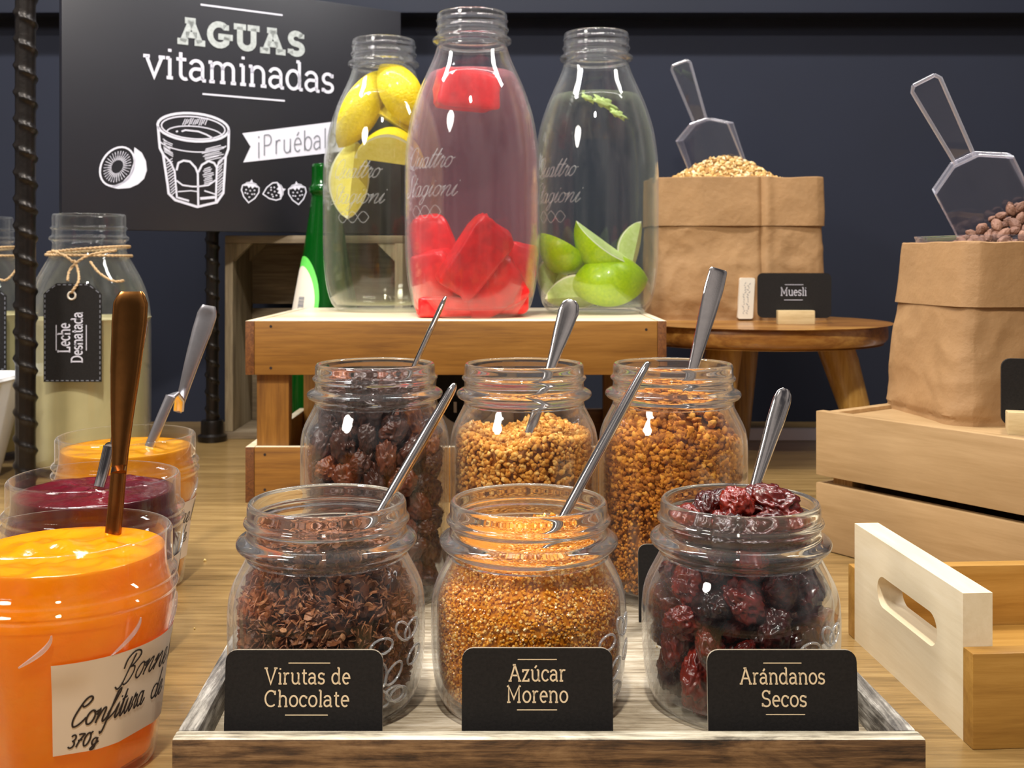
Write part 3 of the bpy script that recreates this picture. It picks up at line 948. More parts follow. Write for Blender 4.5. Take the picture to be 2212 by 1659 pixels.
# ------------------------------------------------------------------ spoons
def spoon(name, label, path, widths, thick, wd, mat, group=None, expo=0.8, seg=14, bowl=None):
    mb = MB()
    pts = catmull([tuple(p) for p in path], 4)
    n = len(pts)
    src = np.linspace(0, 1, len(path))
    ws = np.interp(np.linspace(0, 1, n), src, widths)
    ts = np.interp(np.linspace(0, 1, n), src, thick)
    mb.sweep(pts, wd, list(ws), list(ts), seg, 0, expo)
    o = mb.build(name, mat, None, 50)
    return tag(o, label, 'spoon', group)


def below(p, q, drop):
    """continue the line p -> q until it has sunk by drop"""
    d = (q - p); k = drop / max(1e-6, -d.z)
    return q + d * k


SPN = {}
a, b = P(962, 642, .602), P(890, 800, .592)
c = below(a, b, .055)
SPN['raisin'] = [a, b, c]
spoon('teaspoon', 'thin steel teaspoon seen edge-on in the tall raisin jar', [a, a.lerp(b, .12), a.lerp(b, .5), b, b.lerp(c, .5), c],
      [.007, .011, .009, .006, .008, .012], [.0016, .0028, .0030, .0026, .0024, .001], (0, 1, 0.2), M['steel'], 'teaspoons standing in the jars')
a, b = P(1236, 648, .607), P(1184, 812, .596)
c = below(a, b, .068)
SPN['pollen'] = [a, b, c]
spoon('teaspoon', 'steel teaspoon with a wide rounded end in the pollen jar', [a, a.lerp(b, .05), a.lerp(b, .16), a.lerp(b, .42), a.lerp(b, .7), b, b.lerp(c, .6), c],
      [.0040, .0094, .0117, .0098, .0070, .0054, .0060, .011], [.0012, .0018, .0022, .0024, .0026, .0028, .0026, .001], (1, 0, .3), M['steel'], 'teaspoons standing in the jars')
a, b = P(1553, 581, .612), P(1497, 797, .600)
c = below(a, b, .075)
SPN['cinn'] = [a, b, c]
spoon('teaspoon', 'steel teaspoon with a square flat end in the cinnamon jar', [a, a.lerp(b, .03), a.lerp(b, .2), a.lerp(b, .45), a.lerp(b, .75), b, b.lerp(c, .6), c],
      [.0086, .0104, .0112, .0098, .0076, .0062, .006, .011], [.0014, .0018, .0020, .0022, .0024, .0026, .0026, .001], (1, .12, .25), M['steel'], 'teaspoons standing in the jars', expo=0.55)
a, b = P(983, 831, .474), P(824, 1102, .452)
c = below(a, b, .045)
SPN['choco'] = [a, b, c]
spoon('teaspoon', 'steel teaspoon seen edge-on in the chocolate shavings jar', [a, a.lerp(b, .06), a.lerp(b, .4), a.lerp(b, .8), b, b.lerp(c, .6), c],
      [.006, .010, .010, .008, .007, .007, .012], [.0012, .0036, .0044, .0042, .0038, .003, .001], (0.25, 1, 0.2), M['steel'], 'teaspoons standing in the jars', expo=0.7)
a, b = P(1398, 784, .478), P(1222, 1106, .452)
c = below(a, b, .05)
SPN['sugar'] = [a, b, c]
spoon('teaspoon', 'long steel teaspoon seen edge-on in the brown sugar jar', [a, a.lerp(b, .06), a.lerp(b, .4), a.lerp(b, .8), b, b.lerp(c, .6), c],
      [.006, .010, .010, .008, .007, .007, .012], [.0012, .0038, .0046, .0044, .0040, .003, .001], (0.2, 1, 0.2), M['steel'], 'teaspoons standing in the jars', expo=0.7)
a, b = P(1697, 840, .470), P(1622, 1078, .456)
c = below(a, b, .055)
SPN['cran'] = [a, b, c]
spoon('teaspoon', 'steel teaspoon with a rounded end among the dried cranberries', [a, a.lerp(b, .04), a.lerp(b, .12), a.lerp(b, .3), a.lerp(b, .6), b, b.lerp(c, .6), c],
      [.0030, .0066, .0080, .0078, .0060, .0040, .005, .010], [.0012, .0022, .0030, .0034, .0036, .0036, .003, .001], (1, .15, .3), M['steel'], 'teaspoons standing in the jars')

# ------------------------------------------------------------------ loose food in the jars
ICO1, ICO2 = ico(1), ico(2)


def lump(V, T, amp, f, seed, sq=(1, 1, 1)):
    o = Vector((seed * 3.1, seed * 1.7, seed))
    out = []
    for v in V:
        n = noise.noise(Vector(v) * f + o)
        out.append(np.array(v) * (1 + amp * n) * np.array(sq))
    return np.array(out), T


def heap(name, label, cat, loc, Rf, z0, topf, mat, bases, n_wall, n_top, smin, smax, tl, th, core, inset, flat=False, grow=None):
    """stuff filling a round jar: grains against the wall and over the top, packed round a core"""
    pos, sc, tt = [], [], []
    zmax = max(topf(x, y) for x in (-.02, 0, .02) for y in (-.02, 0, .02)) + .01
    cnt = 0
    while cnt < n_wall:
        th_, z = RNG.uniform(0, 2 * PI), RNG.uniform(z0, zmax)
        if math.cos(th_) < -0.2 and RNG.random() < 0.6: continue
        s = RNG.uniform(smin, smax) * (grow(z) if grow else 1)
        r = Rf(z) - s * 1.15 - RNG.uniform(0, inset * 0.8)
        x, y = r * math.sin(th_), -r * math.cos(th_)
        if z > topf(x, y) or r < 0.004: continue
        pos.append((x, y, z)); sc.append(s); tt.append(RNG.uniform(tl, th)); cnt += 1
    cnt = 0
    while cnt < n_top:
        x, y = RNG.uniform(-.038, .038, 2)
        z = topf(x, y) - RNG.uniform(-.0006, inset)
        s = RNG.uniform(smin, smax)
        if math.hypot(x, y) > Rf(z) - s * 1.2: continue
        pos.append((x, y, z)); sc.append(s); tt.append(RNG.uniform(tl, th)); cnt += 1
    V, T, tn = scatter(bases, np.array(pos), np.array(sc), np.array(tt))
    # core
    seg, nz, nr = 40, 26, 12
    cv = []
    for i in range(nz):
        for k in range(seg):
            a_ = 2 * PI * k / seg
            f = i / (nz - 1)
            rr = 0.03
            zt = topf(rr * math.sin(a_), -rr * math.cos(a_)) - inset
            z = z0 + (zt - z0) * f
            r = float(Rf(z)) - inset * 0.9 - smax
            cv.append((r * math.sin(a_), -r * math.cos(a_), z))
    for i in range(1, nr + 1):
        for k in range(seg):
            a_ = 2 * PI * k / seg
            bx, by, bz = cv[(nz - 1) * seg + k]
            f = 1 - i / nr
            x, y = bx * f, by * f
            cv.append((x, y, bz * f ** 2 + (topf(x, y) - inset) * (1 - f ** 2)))
    ct = []
    for i in range(nz + nr - 1):
        for k in range(seg):
            k2 = (k + 1) % seg
            a0, b0, c0, d0 = i * seg + k, i * seg + k2, (i + 1) * seg + k2, (i + 1) * seg + k
            ct += [(a0, b0, c0), (a0, c0, d0)]
    bc = len(cv); cv.append((0, 0, z0))
    for k in range(seg): ct.append((bc, (k + 1) % seg, k))
    V2 = np.concatenate([np.array(cv), V]); T2 = np.concatenate([np.array(ct), T + len(cv)])
    tn2 = np.concatenate([np.full(len(cv), core), tn])
    o = np_mesh(name, V2, T2, mat, tn2, None, not flat)
    o.location = loc
    return tag(o, label, cat, None, 'stuff')


GR = [lump(*ICO1, 0.9, 1.3, k, (1, .85, .75)) for k in range(6)]
R_s, R_t = jar_R(0), jar_R(EB)
heap('pollen_granules', 'yellow orange pollen granules filling the middle tall jar', 'pollen', (*J_back[1], FZ), R_t, .0062,
     lambda x, y: .0880 + .10 * x * (1 if x > 0 else .4) + .003 * math.sin(150 * x) + .05 * y, M['pollen'], GR, 3600, 900, .0011, .0024, .25, .95, .08, .0014)
CR = [lump(*ICO2, 0.9, 2.2, k + 20, (1, .9, .85)) for k in range(6)]
heap('cinnamon_crumble', 'orange brown cinnamon crumble filling the right tall jar', 'crumble', (*J_back[2], FZ), R_t, .0062,
     lambda x, y: .1130 - 18 * ((x + .004) ** 2 + y * y) + .0015 * math.sin(260 * x + 3), M['cinnamon'], CR, 5200, 500, .0013, .0027, .2, .95, .30, .0018,
     grow=lambda z: 0.45 + 0.55 * min(1, max(0, (z - .045) / .03)))
CB = []
for k in range(3):
    V, T = ico(1); V = np.sign(V) * np.abs(V) ** 0.45
    CB.append((V * np.array([1, .85, .8]), T))
heap('brown_sugar', 'coarse golden brown sugar filling the middle short jar', 'sugar', (*J_front[1], FZ), R_s, .0062,
     lambda x, y: .0650 + .14 * y - .05 * x + .003 * math.sin(120 * x), M['sugar'], CB, 9000, 1800, .00042, .00078, .15, 1.0, .40, .0007, flat=True)


def flake(seed):
    r = random.Random(seed)
    n = 9
    cu, cv_ = r.uniform(-.5, .5), r.uniform(-.5, .5)
    top = []
    for ring, q in ((0, 0), (1, .55), (2, 1)):
        m = 1 if ring == 0 else n
        for k in range(m):
            a_ = 2 * PI * k / n
            rr = q * (r.uniform(.6, 1.05) if ring == 2 else 1)
            x, y = rr * math.cos(a_), rr * math.sin(a_) * .8
            top.append((x, y, cu * x * x + cv_ * y * y + .3 * cu * x * y + r.uniform(-.05, .05)))
    V = top + [(x, y, z - .13) for x, y, z in top]
    h = len(top); T = []
    for k in range(n):
        k2 = (k + 1) % n
        i0, i1, o0, o1 = 1 + k, 1 + k2, 1 + n + k, 1 + n + k2
        for b0, fl in ((0, 0), (h, 1)):
            for tri in ((0, i0, i1), (i0, o0, o1), (i0, o1, i1)):
                q = tuple(b0 + w for w in tri)
                T.append(q[::-1] if fl else q)
        T += [(o0, h + o0, h + o1), (o0, h + o1, o1)]
    return np.array(V), np.array(T)


FL = [flake(k) for k in range(10)]
heap('chocolate_shavings', 'dark brown chocolate shavings filling the left short jar', 'chocolate', (*J_front[0], FZ), R_s, .0062,
     lambda x, y: .0690 - .12 * x - .06 * y + .004 * math.sin(140 * x), M['choco'], FL, 2800, 700, .0016, .0042, .1, .9, .05, .0022, flat=True)


def wrinkled(seed, sq, amp=0.34, f=1.5, wr=1.0):
    V, T = ico(5)
    o = Vector((seed * 5.3, seed * 2.9, seed * 1.1))
    out = []
    for v in V:
        p = Vector(v)
        a_ = noise.noise(p * f + o)
        b_ = noise.noise(p * f * 1.7 - o)
        q = p * f * 1.9 + o + Vector((.5 * a_, .5 * b_, 0))
        r1 = 1 - abs(noise.noise(q)) * 3.2
        r2 = 1 - abs(noise.noise(p * f * 4.2 + o + Vector((a_, b_, a_)))) * 3.0
        out.append(np.array(v) * (1 + amp * .55 * a_ + wr * (.12 * r1 + .06 * r2) - .10) * np.array(sq))
    return np.array(out), T


def pack(n, rr, Rf, z0, zmax, obst, iters=260):
    rad = RNG.uniform(rr[0], rr[1], n)
    ang = RNG.uniform(0, 2 * PI, n); z = RNG.uniform(z0 + rr[1], zmax, n); q = np.sqrt(RNG.random(n)) * (Rf(z) - rad)
    p = np.stack([q * np.sin(ang), q * np.cos(ang), z], 1)
    for it in range(iters):
        p[:, 2] -= 0.00012
        d = p[:, None] - p[None]; dist = np.linalg.norm(d, axis=2) + 1e-9
        ov = np.clip(rad[:, None] + rad[None] - dist, 0, None); np.fill_diagonal(ov, 0)
        p += (d / dist[:, :, None] * ov[:, :, None] * 0.32).sum(1)
        for (a_, b_, r_) in obst:
            ab = b_ - a_; t = np.clip(((p - a_) @ ab) / (ab @ ab), 0, 1)
            dd = p - (a_ + t[:, None] * ab); l = np.linalg.norm(dd, axis=1) + 1e-9
            p += dd / l[:, None] * np.clip(rad + r_ - l, 0, None)[:, None]
        p[:, 2] = np.clip(p[:, 2], z0 + rad * .95, zmax)
        rl = np.hypot(p[:, 0], p[:, 1]) + 1e-9
        lim = Rf(p[:, 2]) - rad * 1.0 - .0006
        k = np.minimum(1, lim / rl)
        p[:, 0] *= k; p[:, 1] *= k
    return p, rad


def meshes(name, mat, seeds, sqs, **kw):
    out = []
    for s_, q in zip(seeds, sqs):
        V, T = wrinkled(s_, q, **kw)
        o = np_mesh(name, V, T, mat)
        me = o.data
        bpy.data.objects.remove(o)
        out.append(me)
    return out


def put_pieces(name, label, cat, group, mes, pos, rad, base, special=None):
    for i in range(len(pos)):
        o = bpy.data.objects.new(name, mes[i % len(mes)])
        COL.objects.link(o)
        o.location = Vector(base) + Vector(pos[i])
        o.scale = (rad[i],) * 3
        o.rotation_euler = tuple(RNG.uniform(0, 2 * PI, 3))
        tag(o, label, cat, group)


def rel(seg, base):
    b0 = np.array(base)
    return [(np.array(seg[0][:]) - b0, np.array(seg[1][:]) - b0, .0035), (np.array(seg[1][:]) - b0, np.array(seg[2][:]) - b0, .005)]


RM = meshes('raisin', M['raisin'], (1, 2, 3, 4), ((1.22, .88, .66), (1.0, .95, .85), (1.3, .8, .72), (1.05, .98, .7)), amp=.55, f=1.2)
bse = (*J_back[0], FZ)
pos, rad = pack(240, (.0044, .0094), R_t, .0055, .112, rel(SPN['raisin'], bse))
put_pieces('raisin', 'wrinkled brown raisin heaped in the tall jar under the lemon bottle', 'raisin', 'raisins in the tall jar', RM, pos, rad, bse)
CM = meshes('cranberry', M['cranberry'], (11, 12, 13, 14), ((1.2, .9, .7), (1.0, .95, .85), (1.28, .8, .74), (1.08, .96, .72)), amp=.5, f=1.25)
bse = (*J_front[2], FZ)
sp = rel(SPN['cran'], bse)
big = [(P(1668, 1088, .452), .0108, 'large dark wrinkled cranberry topping the jar right of the spoon'), (P(1592, 1092, .445), .0085, 'shiny red cranberry topping the jar left of the spoon'),
       (P(1526, 1098, .450), .0066, 'small dark cranberry topping the jar near its left rim')]
pos, rad = pack(92, (.0060, .0104), R_s, .0055, .0745, sp)
put_pieces('cranberry', 'dark red wrinkled cranberry inside the rightmost short jar', 'cranberry', 'cranberries in the short jar', CM, pos, rad, bse)
for i, (p, r, lb) in enumerate(big):
    o = bpy.data.objects.new('cranberry', CM[i]); COL.objects.link(o)
    o.location = p; o.scale = (r * .95,) * 3; o.rotation_euler = (.4, .3 + i, -.5 + i)
    tag(o, lb, 'cranberry')

# ------------------------------------------------------------------ black name cards in the tray


def lean_map(bl, br, lean):
    bl, br = Vector(bl), Vector(br)
    w = (br - bl); wl_ = w.length; u = w / wl_
    n = Vector((u.y, -u.x, 0))
    up = Vector((0, 0, 1)) * math.cos(lean) - n * math.sin(lean)
    nn = u.cross(up)
    mid = (bl + br) / 2
    return lambda a_, b_, d=0.0: mid + u * a_ + up * b_ + nn * d, wl_


def name_card(label, bl, br, h, lean, lines, r=.0042, name='name_card', deco=True, print_mat=None, th=.0012):
    mp, w = lean_map(bl, br, lean)
    c = (Vector(bl) + Vector(br)) / 2
    t = thing(name, label, 'sign card', c, 0, 'black name cards')
    mb = MB()
    out = rrect(w, h, r, 5, (0, 0, 1, 1))
    mb.prism(out, lambda u, v, d: mp(u, v, d), 0, -th)
    o = mb.build('card', [M['card'], M['card_edge']], t, None, local=False)
    fn = (mp(0, 0, 1) - mp(0, 0, 0)).normalized()
    for p in o.data.polygons:
        if abs(p.normal.dot(fn)) < 0.5: p.material_index = 1
    if lines:
        mb = MB()
        m3 = lambda u, v: mp(u, v, .00015)
        for (s_, x0, x1, y, ch) in lines['text']:
            put_text(mb, s_, x0 * w, x1 * w, y * h, ch * h, lines.get('t', .0006), m3)
        for (x0, x1, y) in lines['rules']:
            ribbon(mb, [(x0 * w, y * h), (x1 * w, y * h)], .00035, m3)
        mb.build('lettering', print_mat or M['cream_print'], t, None, local=False, recalc=False)
    return t


yb = 0.4003
CZ = FZ + .0002
LN = 0.10
name_card('black card printed Virutas de Chocolate leaning on the chocolate jar', P(482, 1580, yb).to_2d().to_3d() + Vector((0, 0, CZ)), P(825, 1578, yb).to_2d().to_3d() + Vector((0, 0, CZ)), .0385, LN,
          {'text': [('Virutas de', -.25, .295, .685, .145), ('Chocolate', -.25, .29, .475, .145)], 'rules': [(-.10, .165, .878), (-.115, .155, .395)]})
name_card('black card printed Az\u00facar Moreno leaning on the sugar jar', P(997, 1578, yb).to_2d().to_3d() + Vector((0, 0, CZ)), P(1325, 1578, yb).to_2d().to_3d() + Vector((0, 0, CZ)), .0392, LN,
          {'text': [('Az\u00facar', -.19, .19, .70, .145), ('Moreno', -.205, .205, .505, .145)], 'rules': [(-.13, .13, .895), (-.135, .13, .435)]})
name_card('black card printed Ar\u00e1ndanos Secos leaning on the cranberry jar', P(1531, 1578, yb).to_2d().to_3d() + Vector((0, 0, CZ)), P(1857, 1578, yb).to_2d().to_3d() + Vector((0, 0, CZ)), .0385, LN,
          {'text': [('Ar\u00e1ndanos', -.285, .285, .685, .145), ('Secos', -.145, .16, .475, .145)], 'rules': [(-.125, .13, .878), (-.115, .145, .40)]})
name_card('plain black card leaning on the tall cinnamon jar', Vector((P(1380, 1180, .549).x, .549, CZ)), Vector((P(1380, 1180, .549).x + .057, .549, CZ)), .0385, LN, None)

# ------------------------------------------------------------------ jam jars
NF = 8


def jam_r(th, z, r):
    s = min(1, max(0, (.0480 - z) / .010))
    s = s * s * (3 - 2 * s)
    if z < .003: s *= max(0.5, z / .003)
    a_ = 2 * PI / NF
    k = math.cos(PI / NF) / math.cos((th % a_) - a_ / 2)   # flat facets between th = 0, 45, 90 ...
    k = min(k, 1.0 - 0.0)
    return r * (1 - s) + r * s * min(k * 1.045, 1.0)


JAM_OUT = [(0, .0012), (.026, .0008), (.0296, .0002), (.0322, .0010), (.0334, .0030), (.0346, .0120), (.0362, .0260), (.0378, .0400), (.0394, .0520), (.0403, .0590), (.0405, .0620),
           (.0402, .0640), (.0412, .0655), (.0414, .0668), (.0402, .0682), (.0402, .0694), (.0411, .0706), (.0412, .0718), (.0398, .0734), (.0392, .0750), (.0392, .0850), (.0390, .0866), (.0384, .0875)]
JAM_IN = [(.0377, .0875), (.0371, .0866), (.0370, .0740), (.0392, .0650), (.0394, .0610), (.0388, .0520), (.0372, .0400), (.0356, .0260), (.0340, .0120), (.0322, .0050), (.029, .0040), (0, .0040)]
JAM_RO = lambda z: float(np.interp(z, [q[1] for q in JAM_OUT[4:11]], [q[0] for q in JAM_OUT[4:11]]))
JAM_F = [(0, .0044), (.0286, .0044), (.0316, .0056), (.0336, .0120), (.0352, .0260), (.0368, .0400), (.0384, .0520), (.0390, .0610), (.0388, .0650), (.0368, .0735), (.0365, .0790), (.0361, .0802)]


def jam_jar(label, loc, rz, jam_label, jam_mat, tophump):
    t = thing('jam_jar', label, 'jam jar', loc, rz, 'faceted jam jars on the left')
    mb = MB()
    mb.lathe(catmull(JAM_OUT, 3) + catmull(JAM_IN, 2), 96, rf=jam_r)
    mb.build('jar_glass', M['jam_glass'], t, 50)
    # paper label folded over three facets
    mb = MB()
    th0, th1, z0, z1 = math.radians(15.6), math.radians(122), .0166, .0502
    ths = sorted(set([th0, th1] + [math.radians(q) for q in (45, 90)] + list(np.linspace(th0, th1, 41))))
    surf = lambda th, z, off: ((jam_r(th, z, JAM_RO(z)) + off) * math.sin(th), -(jam_r(th, z, JAM_RO(z)) + off) * math.cos(th), z)
    zs = np.linspace(z0, z1, 10)
    g = [[surf(th, z, .00035) for th in ths] for z in zs]
    n = len(ths)
    mb.add([p for row in g for p in row], [(i * n + k, i * n + k + 1, (i + 1) * n + k + 1, (i + 1) * n + k) for i in range(len(zs) - 1) for k in range(n - 1)])
    pl = mb.build('paper_label', M['label'], t, 14, recalc=False)
    mb = MB()
    RS = 0.0365
    m3 = lambda u, v: surf(u / RS, v, .00055)
    put_script(mb, 'Bonne', .0318, .0575, .0378, .0108, .00062, m3)
    put_script(mb, 'Maman', .0600, .0760, .0378, .0108, .00062, m3)
    put_script(mb, 'Confitura', .0158, .0446, .0266, .0098, .00066, m3)
    put_script(mb, 'de', .0485, .0560, .0266, .0098, .00066, m3)
    put_script(mb, '370 g', .0146, .0250, .0188, .0046, .00062, m3)
    mb.build('lettering', M['ink'], pl, None, recalc=False)
    # embossed ribs that sweep over the shoulder of the facets
    mb = MB()
    for ti in (0, 45, 90, 135):
        pts = []
        for q in range(12):
            f = q / 11
            z = .050 + .011 * f
            pts.append(surf(math.radians(ti) + .28 * math.sin(f * 1.6), z, .0001))
        mb.tube(pts, [.0003 + .0006 * math.sin(PI * q / 11) for q in range(12)], 6)
    mb.build('embossed_leaf', M['emboss'], t, 60)
    # the jam: a thing of its own
    mb = MB()
    prof = catmull(JAM_F, 2)
    mb.lathe(prof, 72, rf=jam_r)
    # top surface
    seg, nr = 72, 14
    base = len(mb.v) - seg
    prev = [base + k for k in range(seg)]
    for i in range(1, nr + 1):
        f = 1 - i / nr
        if i == nr:
            c0 = len(mb.v); mb.v.append((0, 0, .0802 + tophump(0, 0)))
            for k in range(seg):
                mb.f.append((prev[k], prev[(k + 1) % seg], c0)); mb.mi.append(0)
        else:
            ring = []
            for k in range(seg):
                a_ = 2 * PI * k / seg
                x, y = .0361 * f * math.sin(a_), -.0361 * f * math.cos(a_)
                ring.append(len(mb.v)); mb.v.append((x, y, .0802 + tophump(x, y) * (1 - f ** 6)))
            for k in range(seg):
                mb.f.append((prev[k], prev[(k + 1) % seg], ring[(k + 1) % seg], ring[k])); mb.mi.append(0)
            prev = ring
    o = mb.build('jam', jam_mat, None, 60)
    o.location = loc; o.rotation_euler = (0, 0, rz)
    tag(o, jam_label, 'jam')
    return t


hump = lambda amp, s, dz: (lambda x, y: dz + amp * noise.noise(Vector((x * 60 + s, y * 60, s))) + amp * .5 * noise.noise(Vector((x * 150, y * 150 + s, s))))
jam_jar('nearest faceted jam jar, filled with bright orange jam', (-.1704, .415, 0), 0, 'bright orange jam in the nearest jam jar', M['jam_orange'], hump(.0034, 2, -.001))
jam_jar('middle faceted jam jar, filled with dark red jam', (-.1994, .520, 0), .10, 'dark red berry jam in the middle jam jar', M['jam_red'], hump(.0030, 7, .0015))
jam_jar('farthest faceted jam jar, filled with amber jam', (-.2269, .640, 0), -.12, 'amber apricot-coloured jam in the farthest jam jar', M['jam_amber'], hump(.0022, 4, 0))


def jam_spoon(label, lower, ledge, upper, lw, uw, mat, wd=(1, 0, .1)):
    mb = MB()
    pts = catmull([tuple(p) for p in lower], 4)
    mb.sweep(pts, wd, list(np.interp(np.linspace(0, 1, len(pts)), np.linspace(0, 1, len(lower)), lw)), [.0030] * len(pts), 14, 0, .7)
    pts = [tuple(p) for p in ledge]
    mb.sweep(pts, wd, [lw[-1]] * len(pts), [.0030] * len(pts), 14, 0, .7)
    pts = catmull([tuple(p) for p in upper], 4)
    ws = np.interp(np.linspace(0, 1, len(pts)), np.linspace(0, 1, len(upper)), uw)
    ts = np.interp(np.linspace(0, 1, len(pts)), [0, .9, 1], [.0032, .0024, .0012])
    mb.sweep(pts, wd, list(ws), list(ts), 16, 0, .72)
    return tag(mb.build('jam_spoon', mat, None, 50), label, 'spoon', 'notched spoons in the jam jars')


jam_spoon('bronze-toned steel jam spoon with painted-in reflection and a broad handle in the orange jam', [P(238, 1215, .442), P(243, 1165, .444), P(250, 1095, .446), P(256, 1022, .447)],
          [P(256, 1024, .4475), P(257, 1015, .4515), P(258, 1009, .4550)],
          [P(257, 1020, .4545), P(260, 975, .455), P(264, 900, .4555), P(271, 800, .456), P(279, 700, .457), P(282, 655, .4575), P(283, 630, .458)],
          [.0068, .0068, .0066, .0064], [.0062, .0070, .0096, .0128, .0149, .0148, .0096], M['warm'])
jam_spoon('steel jam spoon in the dark red jam, half hidden behind the bronze-toned one', [P(214, 1052, .517), P(222, 1024, .519), P(236, 964, .521)],
          [P(236, 966, .521), P(240, 961, .524), P(246, 972, .529)],
          [P(245, 985, .529), P(262, 900, .530), P(283, 800, .532), P(300, 706, .534), P(306, 682, .535)],
          [.0052, .0054, .0056], [.005, .0062, .0080, .0090, .0050], M['steel'])
jam_spoon('bright steel jam spoon with a hooked neck in the amber jam', [P(310, 1000, .638), P(325, 962, .640), P(348, 905, .642), P(369, 856, .644)],
          [P(368, 858, .644), P(378, 852, .648), P(388, 866, .652), P(386, 886, .655)],
          [P(383, 890, .655), P(398, 840, .656), P(414, 785, .657), P(436, 715, .659), P(447, 680, .660), P(451, 660, .660)],
          [.0062, .0062, .0062, .0064], [.0050, .0066, .0090, .0120, .0122, .0080], M['satin_steel'])

# ------------------------------------------------------------------ slatted pine crate under the bottles
CX0, CX1, CY0, CY1, CT = -.2085, .1208, .850, 1.068, .1421
cr = thing('pine_crate', 'upturned slatted pine crate under the three water bottles', 'crate', ((CX0 + CX1) / 2, CY0, 0))


def part_box(name, lo, hi, mats, parent, bev=.0008, by_normal=None):
    mb = MB(); mb.box(lo, hi, bev)
    mats = mats if isinstance(mats, list) else [mats]
    o = mb.build(name, mats, parent, 30, local=False)
    if by_normal:
        for p in o.data.polygons:
            p.material_index = by_normal(p.normal)
    return o


ends = lambda n: 1 if abs(n.y) > .7 else (2 if n.z > .7 else 0)
tops = lambda n: 1 if n.z > .7 else 0  # upward faces take the copy with the light painted in
for z0, z1 in ((.0998, CT), (0.0, .0436)):
    part_box('slat', (CX0 + .0072, CY0, z0), (CX1 - .0072, CY0 + .0065, z1), [M['pine'], M['pine_lit']], cr, by_normal=tops)
    part_box('slat', (CX0 + .0072, CY1 - .0065, z0), (CX1 - .0072, CY1, z1), [M['pine'], M['pine_lit']], cr, by_normal=tops)
    part_box('end_slat', (CX0, CY0, z0), (CX0 + .0071, CY1, z1), [M['pine'], M['pine_end'], M['pine_lit']], cr, by_normal=ends)
    part_box('end_slat', (CX1 - .0071, CY0, z0), (CX1, CY1, z1), [M['pine'], M['pine_end'], M['pine_lit']], cr, by_normal=ends)
part_box('top_panel', (CX0 + .0073, CY0 + .0067, .1350), (CX1 - .0073, CY1 - .0067, CT - .0002), M['pine_lit'], cr)
for x0 in (CX0 + .0074, CX1 - .0074 - .0255):
    part_box('corner_post', (x0, CY0 + .0067, 0), (x0 + .0255, CY0 + .0190, .1348), M['pine_v'], cr)
    part_box('corner_post', (x0, CY1 - .0190, 0), (x0 + .0255, CY1 - .0067, .1348), M['pine_v'], cr)
mb = MB()
for (px, pyy) in ((585, 705), (585, 795), (1396, 712), (1396, 800), (572, 982), (572, 1058)):
    c = P(px, pyy, CY0)
    mb.lathe([(0, -.0002), (.0011, -.0002), (.0011, .0002), (0, .0002)], 10)
    k = len(mb.v) - 22
    for i in range(k, len(mb.v)):
        v = mb.v[i]; mb.v[i] = (c.x + v[0], c.y - .0001 + v[2], c.z + v[1])
mb.build('nail_head', M['ink'], cr, None, local=False)

# ------------------------------------------------------------------ water bottles
B_OUT = [(0, .0030), (.034, .0022), (.0400, .0003), (.0440, .0012), (.0475, .0050), (.0505, .0105), (.0538, .0235), (.0558, .0400), (.0568, .0560), (.0570, .0900), (.0568, .1300), (.0553, .1480), (.0518, .1690),
         (.0455, .1890), (.0400, .2020), (.0355, .2120), (.0318, .2210), (.0300, .2270)]
B_IN = [(.0278, .2270), (.0298, .2205), (.0337, .2115), (.0384, .2015), (.0441, .1880), (.0504, .1680), (.0539, .1475), (.0555, .1300), (.0557, .0900), (.0555, .0560), (.0545, .0410), (.0525, .0245), (.0491, .0120), (.0455, .0075), (.040, .0058), (0, .0055)]
B_NECK = [(.0300, .2272), (.0298, .2290), (.0312, .2305), (.0332, .2316), (.0336, .2332), (.0330, .2348), (.0308, .2358), (.0299, .2368), (.0299, .2400), (.0308, .2414), (.0311, .2424), (.0308, .2434), (.0299, .2446), (.0299, .2490), (.0306, .2500), (.0299, .2512),
          (.0297, .2540), (.0292, .2558), (.0284, .2562), (.0277, .2556), (.0275, .2530), (.0275, .2300), (.0278, .2272)]
B_R = lambda z: float(np.interp(z, [q[1] for q in B_OUT[3:]], [q[0] for q in B_OUT[3:]]))
B_RI = lambda z: float(np.interp(z, [q[1] for q in reversed(B_IN)], [q[0] for q in reversed(B_IN)]))


def bottle(label, loc, sc, rz, group):
    t = thing('water_bottle', label, 'bottle', loc, rz, group)
    t.scale = (sc,) * 3
    mb = MB()
    mb.lathe(catmull(B_OUT, 3) + catmull(B_IN, 3), 96)
    mb.build('bottle_body', M['bottle_glass'], t, 50)
    mb = MB()
    pr = catmull(B_NECK, 3)
    mb.lathe(pr + [pr[0]], 96)
    mb.build('screw_neck', M['rim_glass'], t, 60)
    mb = MB()
    m3 = lambda u, v: ((B_R(v) + .0004) * math.sin(u / .057), -(B_R(v) + .0004) * math.cos(u / .057), v)
    put_script(mb, 'Quattro', -.058, -.010, .1220, .0170, .0011, m3, .5)
    put_script(mb, 'Stagioni', -.062, -.006, .0990, .0170, .0011, m3, .5)
    for ph in (0, PI):
        ribbon(mb, [(-.050 + .032 * i / 30, .0865 + .005 * math.sin(i / 30 * 3 * PI + ph)) for i in range(31)], .0009, m3)
    mb.build('embossed_lettering', M['emboss'], t, None, recalc=False)
    return t


